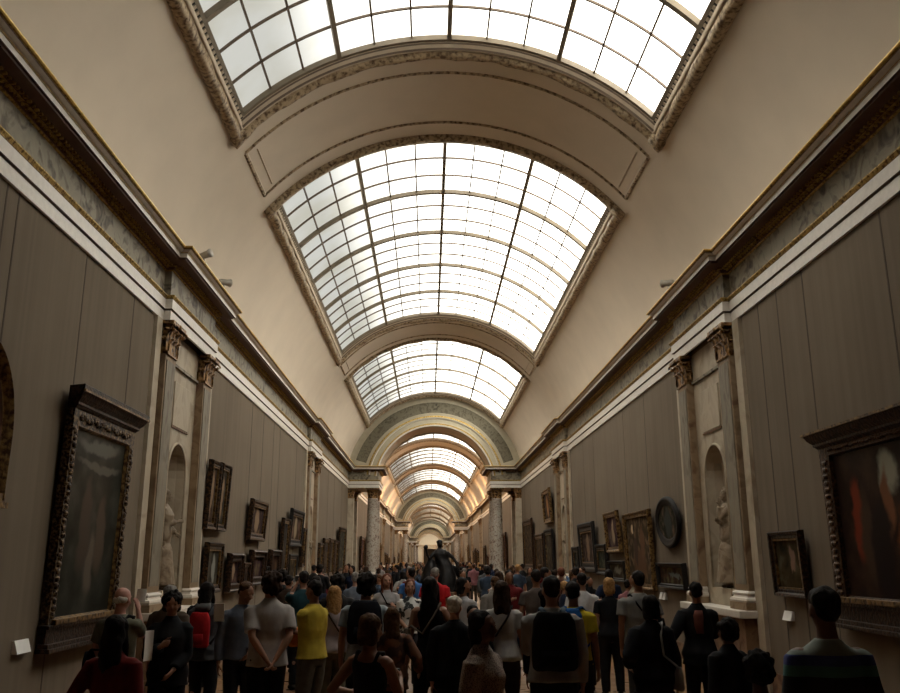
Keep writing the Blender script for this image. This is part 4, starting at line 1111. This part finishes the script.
def tabernacle(s, y0, y1, z0, z1, label, pic, fm, carve, lipz=.28, basez=.34, pilw=.22, tilt=1.5, over=.16, frz=.28):
    """altarpiece frame: moulded base, carved uprights, ornamental frieze, projecting cornice"""
    w = y1-y0; h = z1-z0
    root = empty('painting', (s*(W-.012), (y0+y1)/2, z0), 0 if s < 0 else PI); root.rotation_euler.y = R(tilt)
    def band(spec, nm, mat, amp=0):
        m = MB()
        for (za, zb_, dep, ext) in spec:
            m.box(0, dep, -w/2-ext, w/2+ext, za, zb_)
        return m.build(nm, mat, root, bevel=.006)
    band([(0, .05, .17, over*.55), (.05, .10, .14, over*.35), (.10, basez-.07, .09, 0), (basez-.07, basez-.03, .13, .03)], 'base', fm)
    m = MB(); m.box(.09, .15, -w/2+pilw*.6, w/2-pilw*.6, basez-.03, basez+.035); m.build('bottom_slip', M['frame gold'], root, bevel=.008)
    top = h-lipz
    m = MB()
    m.box(0, .10, -w/2, w/2, top-frz, top)
    for i in range(int(w/.07)):
        y = -w/2+pilw+.05+i*.07
        if y > w/2-pilw-.05: break
        m.ell((.105, y, top-frz*.5+.03*frz/.3*math.sin(i*1.3)), (.03+.012*math.sin(i*2.1), .045, .4*frz*.5+.02*frz*math.cos(i*1.7)), 8, 5)
    m.build('frieze', carve, root, smooth=False)
    m = MB(); pr = [(0, top), (.11, top), (.13, top+.03), (.15, top+.04), (.15, top+.07), (.20, top+.12), (.24, top+.20), (.25, top+.205), (.25, h-.01), (.24, h), (0, h)]
    m.loft([[(d, -w/2-max(0, d-.11)*1.0, z) for d, z in pr], [(d, w/2+max(0, d-.11)*1.0, z) for d, z in pr]], 0)
    m.build('cornice', fm, root)
    m = MB(); m.box(.235, .262, -w/2-.14, w/2+.14, top+.185, top+.215); m.build('cornice_fillet', M['frame gold'], root)
    for sg in (-1, 1):
        m = MB(); yc = sg*(w/2-pilw/2)
        m.box(0, .10, yc-pilw/2, yc+pilw/2, basez-.02, top-frz+.02)
        z = basez+.08
        i = 0
        while z < top-frz-.05:
            m.ell((.105, yc, z), (.028+.008*math.sin(i*1.9), pilw*.28, .042), 8, 5); m.ell((.10, yc+pilw*.3*(1 if i % 2 else -1), z+.03), (.02, .025, .03), 6, 4); z += .085; i += 1
        m.build('upright', carve, root)
    m = MB(); rect_frame(m, w-2*pilw+.06, top-frz+.02-basez, .05, [(0, .02), (0, .09), (.5, .10), (1, .05), (1, .02)], 0, 1, None, basez); m.build('inner_slip', M['frame gold'] if s < 0 else fm, root)
    m = MB(); m.box(.02, .045, -w/2+pilw-.03, w/2-pilw+.03, basez, top-frz+.02); m.build('canvas', pic, root)
    return tag(root, label, 'painting')

def pm(i, warm=0, blobs=()):
    r = random.Random(i*17+5)
    b0 = (.05+.05*r.random()+.04*warm, .035+.035*r.random()+.012*warm, .022+.025*r.random()); b1 = (.16+.1*r.random()+.08*warm, .11+.07*r.random()+.02*warm, .07+.04*r.random())
    b0 = tuple(c*.45 for c in b0); b1 = tuple(c*.5 for c in b1)
    return picture('painted picture', (b0, b1), blobs, .8, i*3.7, 2.5+3*r.random())
FIG = (.22, .15, .095); REDC = (.42, .075, .025); BLU = (.05, .07, .11)
# left wall, near
painting(-1, 7.5, 9.2, 2.62, 4.3, 'arched picture in a gilt moulded frame, cut by the left edge of the photo', pm(1, 0, [(.1, 1.2, .35, .6, BLU)]), 'frame gold', 'arched', tilt=1.0)
tabernacle(-1, 10.62, 12.85, .95, 4.15, 'tall dark altarpiece with carved gilt frieze and jutting cornice, nearest whole left wall picture',
    picture('tall altar picture', ((.022, .023, .018), (.05, .05, .04)), [(0, 2.55, .85, .10, (.10, .10, .085)), (.1, 2.3, .9, .07, (.085, .085, .07)), (-.25, 1.5, .22, .7, (.06, .045, .035)), (.35, 1.4, .2, .6, (.075, .055, .04)), (.05, 1.0, .18, .45, (.11, .09, .07))], .3, 4.0, 2.2),
    M['frame brown'], gilded('carved brown upright', (.20, .13, .065), (.018, .009, .006), 26, .4, .56), pilw=.17, tilt=1.2, frz=.2, over=.06)
painting(-1, 17.55, 18.35, 2.62, 4.02, 'very tall narrow picture hung high beside the niche, nearer wing of a pair', pm(3, 0, [(0, .7, .12, .5, FIG)]), 'frame dark', 'plain', .14, 2.5)
painting(-1, 18.42, 19.25, 2.62, 4.05, 'very tall narrow picture hung high beside the niche, farther wing of a pair', pm(4, 0, [(0, .7, .13, .5, FIG)]), 'frame dark', 'plain', .14, 2.5)
painting(-1, 21.8, 23.8, 2.5, 3.53, 'single gilt framed picture hung high on the left wall past the pair of tall wings', pm(5, .3, [(0, .5, .3, .35, FIG)]), 'frame dark', 'plain', .2, 4.0, thick=1.6)
painting(-1, 26.65, 27.9, 1.6, 3.28, 'tall brown framed picture, nearer neighbour of the figure picture at the left wall cluster', pm(6, .2), 'frame dark', 'plain', .16, 2)
painting(-1, 28.1, 30.7, 2.45, 3.66, 'dark framed picture with a pale standing figure, highest of the left wall cluster', pm(7, 0, [(0, .6, .35, .45, (.25, .19, .12)), (0, .95, .09, .1, (.28, .2, .13))]), 'frame black', 'plain', .25, 4, thick=1.6)
painting(-1, 31.0, 31.7, 1.77, 3.13, 'narrow dark picture close before the second niche of the left wall', pm(8), 'frame dark', 'plain', .12, 2)
painting(-1, 28.2, 29.9, 1.3, 2.2, 'small dark picture under the pale figure picture of the left wall cluster', pm(88), 'frame black', 'plain', .18, 2)
painting(-1, 17.78, 19.1, 1.35, 2.37, 'dark upright picture with busy figures hung low just past the left niche', pm(9, 0, [(.1, .5, .15, .35, (.2, .2, .17))]), 'frame dark', 'plain', .17, 1.5)
painting(-1, 19.78, 21.1, 1.3, 2.17, 'low hung gilt picture with a jutting top moulding, second past the left niche', pm(10, 0, [(0, .45, .14, .25, FIG)]), 'frame brown', 'rich', .2, 2, thick=1.4)
painting(-1, 21.3, 22.1, 1.26, 1.95, 'smallest picture of the low row past the left niche', pm(11), 'frame dark', 'plain', .12, 2)
painting(-1, 22.2, 24.0, 1.38, 2.27, 'low hung brown picture with a heavy cornice, fourth past the left niche', pm(12, .3), 'frame brown', 'rich', .22, 2, thick=1.5)
painting(-1, 24.25, 24.7, 1.4, 1.85, 'tiny dark picture between two heavy brown ones in the low left row', pm(13), 'frame black', 'plain', .08, 2)
painting(-1, 24.8, 26.4, 1.4, 2.31, 'brown picture with jutting frame, last of the low left row before the cluster', pm(14, .4), 'frame brown', 'rich', .2, 2, thick=1.5)
# right wall, near
tabernacle(1, 7.4, 11.12, 1.17, 3.62, 'very large altarpiece of dark red and orange figures, brown corniced frame, right edge',
    picture('large altar picture', ((.020, .010, .007), (.042, .022, .014)), [(-1.15, 1.30, .15, .55, (.17, .028, .012)), (-.95, 1.05, .2, .6, (.05, .03, .02)), (-.35, 1.78, .26, .30, (.26, .25, .19)), (-.42, 1.45, .16, .40, (.17, .07, .035)), (-.1, .85, .2, .6, (.20, .055, .015)),
        (-.65, .9, .28, .7, (.012, .008, .008)), (.35, 1.1, .2, .75, (.05, .035, .04)), (.25, 1.75, .10, .16, (.20, .16, .12)), (.75, .8, .25, .6, (.17, .045, .018)), (1.1, 1.3, .2, .7, (.06, .05, .05))], .35, 1.5, 2.8),
    M['frame brown'], gilded('brown altarpiece upright', (.10, .05, .022), (.022, .011, .007), 20, .3, .52), lipz=.22, basez=.34, pilw=.26, tilt=1.0, frz=.09)
painting(1, 12.0, 13.1, 1.47, 2.4, 'small dark picture with a faint figure, between the right niche and the large altarpiece', pm(16, .1, [(.1, .55, .1, .2, (.20, .12, .08))]), 'frame brown', 'plain', .13, 2, thick=1.3)
painting(1, 17.85, 19.6, 2.24, 3.34, 'black oval framed picture on the right wall beside the niche', pm(17, -.1, [(0, .55, .3, .35, (.035, .04, .035))]), 'frame black', 'oval', tilt=3.5)
painting(1, 17.7, 19.75, 1.40, 1.93, 'wide low black framed landscape hung under the oval picture', pm(18, -.1, [(.2, .28, .5, .06, (.10, .11, .10))]), 'frame black', 'plain', .1, 2.5)
painting(1, 20.15, 22.8, 1.3, 3.16, 'large gilt brown picture with a pale spot near its top, left of the oval one', pm(19, .5, [(-.6, 1.45, .12, .14, (.45, .35, .22)), (0, .55, .75, .45, (.085, .042, .02)), (.35, 1.1, .25, .5, (.10, .05, .025)), (-.3, .9, .2, .4, (.05, .028, .018))]), 'frame gold', 'plain', .13, 1.5, amp=.01)
painting(1, 23.5, 25.2, 2.2, 3.32, 'gilt picture with a pale twisting figure hung high left of the large brown one', pm(20, .2, [(0, .55, .16, .4, (.27, .20, .13)), (.05, .8, .08, .09, (.30, .22, .15)), (-.18, .45, .08, .25, (.2, .14, .09))]), 'frame gold', 'plain', .15, 4)
painting(1, 27.0, 29.6, 1.6, 3.18, 'black framed picture with light centre, amid the dark group before second right niche', pm(21, 0, [(0, .8, .3, .6, (.16, .11, .07)), (.05, 1.15, .1, .1, (.2, .14, .09))]), 'frame black', 'plain', .35, 3, thick=1.6)
painting(1, 30.0, 31.3, 1.5, 2.45, 'black picture at the far end of the dark group on the right wall', pm(22, -.2), 'frame black', 'plain', .2, 2)
painting(1, 25.4, 26.95, 1.55, 2.45, 'black picture at the near end of the dark group on the right wall', pm(23, -.2), 'frame black', 'plain', .2, 2)
painting(1, 23.1, 25.2, 1.42, 1.97, 'wide black picture hung low under the pale twisting figure', pm(24, -.1, [(0, .3, .5, .1, (.14, .13, .10))]), 'frame black', 'plain', .1, 2)
painting(1, 36.4, 38.7, 3.55, 5.0, 'brown framed portrait hung highest on the right wall past the second niche', pm(25, .5, [(0, .7, .35, .5, (.28, .14, .06))]), 'frame gold', 'plain', .2, 4)
painting(1, 43.2, 47.2, 1.5, 4.05, 'tall brown picture nearest the first arch on the right wall', pm(26, .5), 'frame brown', 'plain', .3, 1.5)
painting(1, 39.2, 42.2, 1.3, 3.18, 'reddish brown picture between the tall one at the arch and the black one', pm(27, .6), 'frame brown', 'plain', .25, 1.5)
painting(1, 36.2, 38.6, 1.3, 3.28, 'black framed picture below the highest portrait on the right wall', pm(28, -.1), 'frame black', 'plain', .25, 1.5)
for y0, y1, z1, lb in ((35.7, 37.0, 2.70, 'nearest of the row'), (37.2, 39.2, 2.93, 'second of the row'), (39.4, 41.2, 2.97, 'third of the row'), (41.4, 43.1, 2.94, 'fourth of the row'), (43.4, 46.6, 3.62, 'tallest, last of the row')):
    painting(-1, y0, y1, 1.3, z1, 'dark picture between second left niche and first arch, ' + lb, pm(int(y0)+30), 'frame dark' if int(y0) % 2 else 'frame brown', 'plain', .16, 2)
# beyond the first arch: long rows on both walls
rp = random.Random(11)
for s, side in ((-1, 'left'), (1, 'right')):
    y = 53.5
    pics = [pm(60+i, .5, ()) for i in range(4)]
    while y < 200:
        w_ = rp.uniform(1.3, 3.2) * (1 if y < 100 else 1.6)
        bad = any(abs(y+w_/2-c) < 2.2+w_/2 for c in NICHE) or any(a-1 < y+w_/2 < b+1 + w_ for a, b in ARCH)
        if not bad:
            far = y > 121
            painting(s, y, y+w_, 1.35, rp.uniform(2.3, 3.9), 'foreshortened dark picture down the %s wall, %s arch' % (side, 'past the second' if far else 'between the first and second'),
                     rp.choice(pics), rp.choice(['frame brown', 'frame gold', 'frame dark']), 'plain', .2, 1.5, group='pictures far down the %s wall %s arch' % (side, 'past the second' if far else 'between the first and second'))
        y += w_ + rp.choice([.3, .5, 2.0]) * (1 if y < 100 else 2)

# wall labels
def wall_label(s, y, z, w, h, label):
    m = MB(); m.add([(0, -w/2, 0), (0, w/2, 0), (0, -w/2, h), (0, w/2, h), (.07, -w/2, .0), (.07, w/2, .0), (.025, -w/2, h), (.025, w/2, h)],
                    [(0, 1, 3, 2), (4, 5, 7, 6), (0, 1, 5, 4), (2, 3, 7, 6), (0, 2, 6, 4), (1, 3, 7, 5)])
    o = m.build('wall_label', M['paper'], None, loc=(s*W, y, z)); o.rotation_euler.z = 0 if s < 0 else PI
    return tag(o, label, 'label')
wall_label(-1, 10.2, 1.0, .34, .14, 'white caption card on left wall before the tall corniced altarpiece')
wall_label(1, 12.9, 1.13, .30, .13, 'white caption card under the small dark picture right of the niche')
wall_label(1, 19.6, 1.13, .18, .15, 'white caption card under the wide low landscape, nearer of two side by side')
wall_label(1, 19.9, 1.13, .18, .15, 'white caption card under the wide low landscape, farther of two side by side')

# spotlights on the cornice
def spotlight(x, y, z, aim, label, lit=False, big=1.0):
    root = empty('spotlight', (x, y, z))
    m = MB(); m.box(-.06*big, .06*big, -.08*big, .08*big, 0, .03); m.build('foot', M['lampmetal'], root)
    m = MB(); m.tube([(0, 0, .03), (0, 0, .14*big)], .015*big, 6); m.build('stem', M['lampmetal'], root)
    a = Vector(aim).normalized(); c = Vector((0, 0, .19*big))
    m = MB(); m.tube([c - a*.12*big, c - a*.10*big, c + a*.08*big, c + a*.14*big], [.04*big, .06*big, .065*big, .085*big], 12); m.build('lamp_head', M['lampmetal'], root, smooth=True)
    if lit:
        m = MB(); m.tube([c + a*.141*big, c + a*.145*big], .06*big, 12); m.build('bulb', M['bulb'], root)
    return tag(root, label, 'lamp')
bulb = bpy.data.materials.new('lit bulb'); bulb.use_nodes = True
b_ = bulb.node_tree.nodes['Principled BSDF']; b_.inputs['Emission Color'].default_value = (1, .62, .3, 1); b_.inputs['Emission Strength'].default_value = 12; M['bulb'] = bulb
spotlight(-4.46, 14.75, 7.215, (.9, -.4, .2), 'pale spotlight on the left cornice above the near niche, nearer of two')
spotlight(-4.46, 16.3, 7.215, (.7, .7, .1), 'brass spotlight on the left cornice above the near niche, farther of two')
spotlight(4.46, 16.2, 7.215, (-.7, .7, .1), 'small dark spotlight on the right cornice above the near niche')
SKY, SUN, WARM, EXPO = 0.95, 31.0, 170.0, -0.4
# ------------------------------------------------------------------ statues in the niches
def niche_statue(s, c, label, face, L, Rr, sex='f', h=1.75):
    o = person(s*(W+.16), c, h, face, label, 'statue', sex, top='robe', bottom=None, hs='bun' if sex == 'f' else 'curly', L=L, Rr=Rr, voxel=.014, statue=('statue', M['statue']), hy=20)
    o.location.z = 1.505
    return o
LEFT_STATUE = niche_statue(-1, 15.72, 'weathered pale marble draped figure in the nearest niche of the left wall', 90, 'front', 'fold')
RIGHT_STATUE = niche_statue(1, 15.72, 'weathered marble figure with arm bent in the nearest niche of the right wall', -90, 'chin', 'fold', 'm')
for c, nm in ((33.75, 'second'), (69.5, 'third'), (87.4, 'fourth')):
    for s, side, src in ((-1, 'left', LEFT_STATUE), (1, 'right', RIGHT_STATUE)):
        q = copy_tree(src); q.location = (s*(W+.16), c, 1.505); q['label'] = 'distant pale marble figure in the %s niche of the %s wall' % (nm, side)

# dark bronze group on its pedestal in the middle of the gallery
bx, by = -.02, 30.8
ped = MB(); ped.box(-.62, .62, -.55, .55, 0, .18); ped.box(-.52, .52, -.46, .46, .18, .80); ped.box(-.58, .58, -.5, .5, .80, .92)
tag(ped.build('pedestal', M['plinth'], loc=(bx+.05, by, 0), bevel=.01), 'square dark pedestal under the bronze group in the middle of the gallery', 'pedestal')
bs = MB()
bs.v = []
def bron(mb):
    # standing draped figure leaning on a rock, one arm out to the left
    mb.rings([(.25, 0, .0, .34, .30), (.26, 0, .25, .32, .27), (.24, .0, .6, .27, .22), (.20, 0, .85, .22, .17), (.12, 0, 1.05, .21, .14), (.08, 0, 1.22, .23, .13), (.06, 0, 1.33, .16, .10), (.05, 0, 1.38, .06, .06)], 18)
    mb.rings([(.05, 0, 1.34, .055, .055), (.05, -.01, 1.44, .05, .055), (.05, -.02, 1.47, .07, .085), (.05, -.01, 1.55, .085, .10), (.05, 0, 1.63, .08, .095), (.05, 0, 1.68, .04, .05)], 16)
    mb.ell((.05, .05, 1.60), (.10, .10, .085))
    mb.tube([(.26, 0, 1.25), (.44, -.02, 1.08), (.56, -.05, .9), (.62, -.1, .62)], [.075, .065, .05, .04], 10)
    mb.tube([(-.10, 0, 1.25), (-.28, -.08, 1.02), (-.30, -.15, 1.15), (-.34, -.16, 1.36)], [.07, .055, .045, .035], 10)
    mb.ell((-.35, -.16, 1.43), (.07, .06, .08))
    mb.rings([(-.30, 0, 0, .28, .28), (-.28, 0, .4, .24, .24), (-.22, 0, .75, .19, .18), (-.2, 0, .98, .12, .12), (-.26, -.05, 1.1, .05, .05)], 14)
    mb.tube([(.2, .05, .8), (.5, .1, .7), (.72, .1, .45), (.75, .1, .1)], [.13, .12, .10, .08], 10)
bron(bs)
bo = mesh_obj('statue', remesh(bs, .02, 2, wob=.03, wsc=6), M['bronze']); bo.location = (bx, by, .94); bo.scale = (1.2, 1.1, 1.05)
tag(bo, 'dark bronze figure group rising above the crowd on a pedestal in mid gallery', 'statue')

# ------------------------------------------------------------------ daylight, lamps, camera
w = bpy.data.worlds.new('World'); sc.world = w; w.use_nodes = True
bg = w.node_tree.nodes['Background']; bg.inputs[0].default_value = (1, .985, .92, 1); bg.inputs[1].default_value = SKY
sd = bpy.data.lights.new('sun', 'SUN'); sd.energy = SUN; sd.angle = R(12); sd.color = (1, .96, .9)
so = bpy.data.objects.new('sun', sd); COL.objects.link(so)
dv = Vector((-.85, .10, -.52)); so.rotation_euler = dv.to_track_quat('-Z', 'Y').to_euler()
# warm lamps on the cornices beyond the arches
for s in (-1, 1):
    for i, y in enumerate((57, 64, 73.5, 80, 91.5, 98, 109, 126, 136, 150, 165, 180, 214, 234, 255)):
        side = 'left' if s < 0 else 'right'
        z = 7.22
        if y < 118: spotlight(s*4.5, y, z, (0, .3, 1), 'lit warm uplight on the %s cornice, %s one past the first arch' % (side, ['first', 'second', 'third', 'fourth', 'fifth', 'sixth', 'seventh'][i]), lit=True, big=.6)
        ld = bpy.data.lights.new('uplight', 'POINT'); ld.energy = WARM*(1 if y < 118 else 1.6); ld.color = (1, .55, .24); ld.shadow_soft_size = .6
        lo = bpy.data.objects.new('uplight', ld); COL.objects.link(lo); lo.location = (s*4.0, y+1.2, z+.5)
ld = bpy.data.lights.new('far_hall_lamp', 'POINT'); ld.energy = WARM*5; ld.color = (1, .86, .65); ld.shadow_soft_size = .3
lo = bpy.data.objects.new('far_hall_lamp', ld); COL.objects.link(lo); lo.location = (0, 256, 6)

cam = bpy.data.cameras.new('camera'); co = bpy.data.objects.new('camera', cam); COL.objects.link(co)
cam.sensor_width = 36; cam.lens = 34.0; cam.clip_end = 600; cam.clip_start = .05
co.location = (-.35, 0, 2.0)
co.rotation_euler = (Matrix.Rotation(R(-1.44), 3, 'Z') @ Matrix.Rotation(R(90+14.1), 3, 'X') @ Matrix.Rotation(R(-.15), 3, 'Z')).to_euler()
sc.camera = co
sc.view_settings.view_transform = 'Standard'; sc.view_settings.look = 'None'; sc.view_settings.gamma = 1; sc.view_settings.use_curve_mapping = False
sc.view_settings.exposure = EXPO
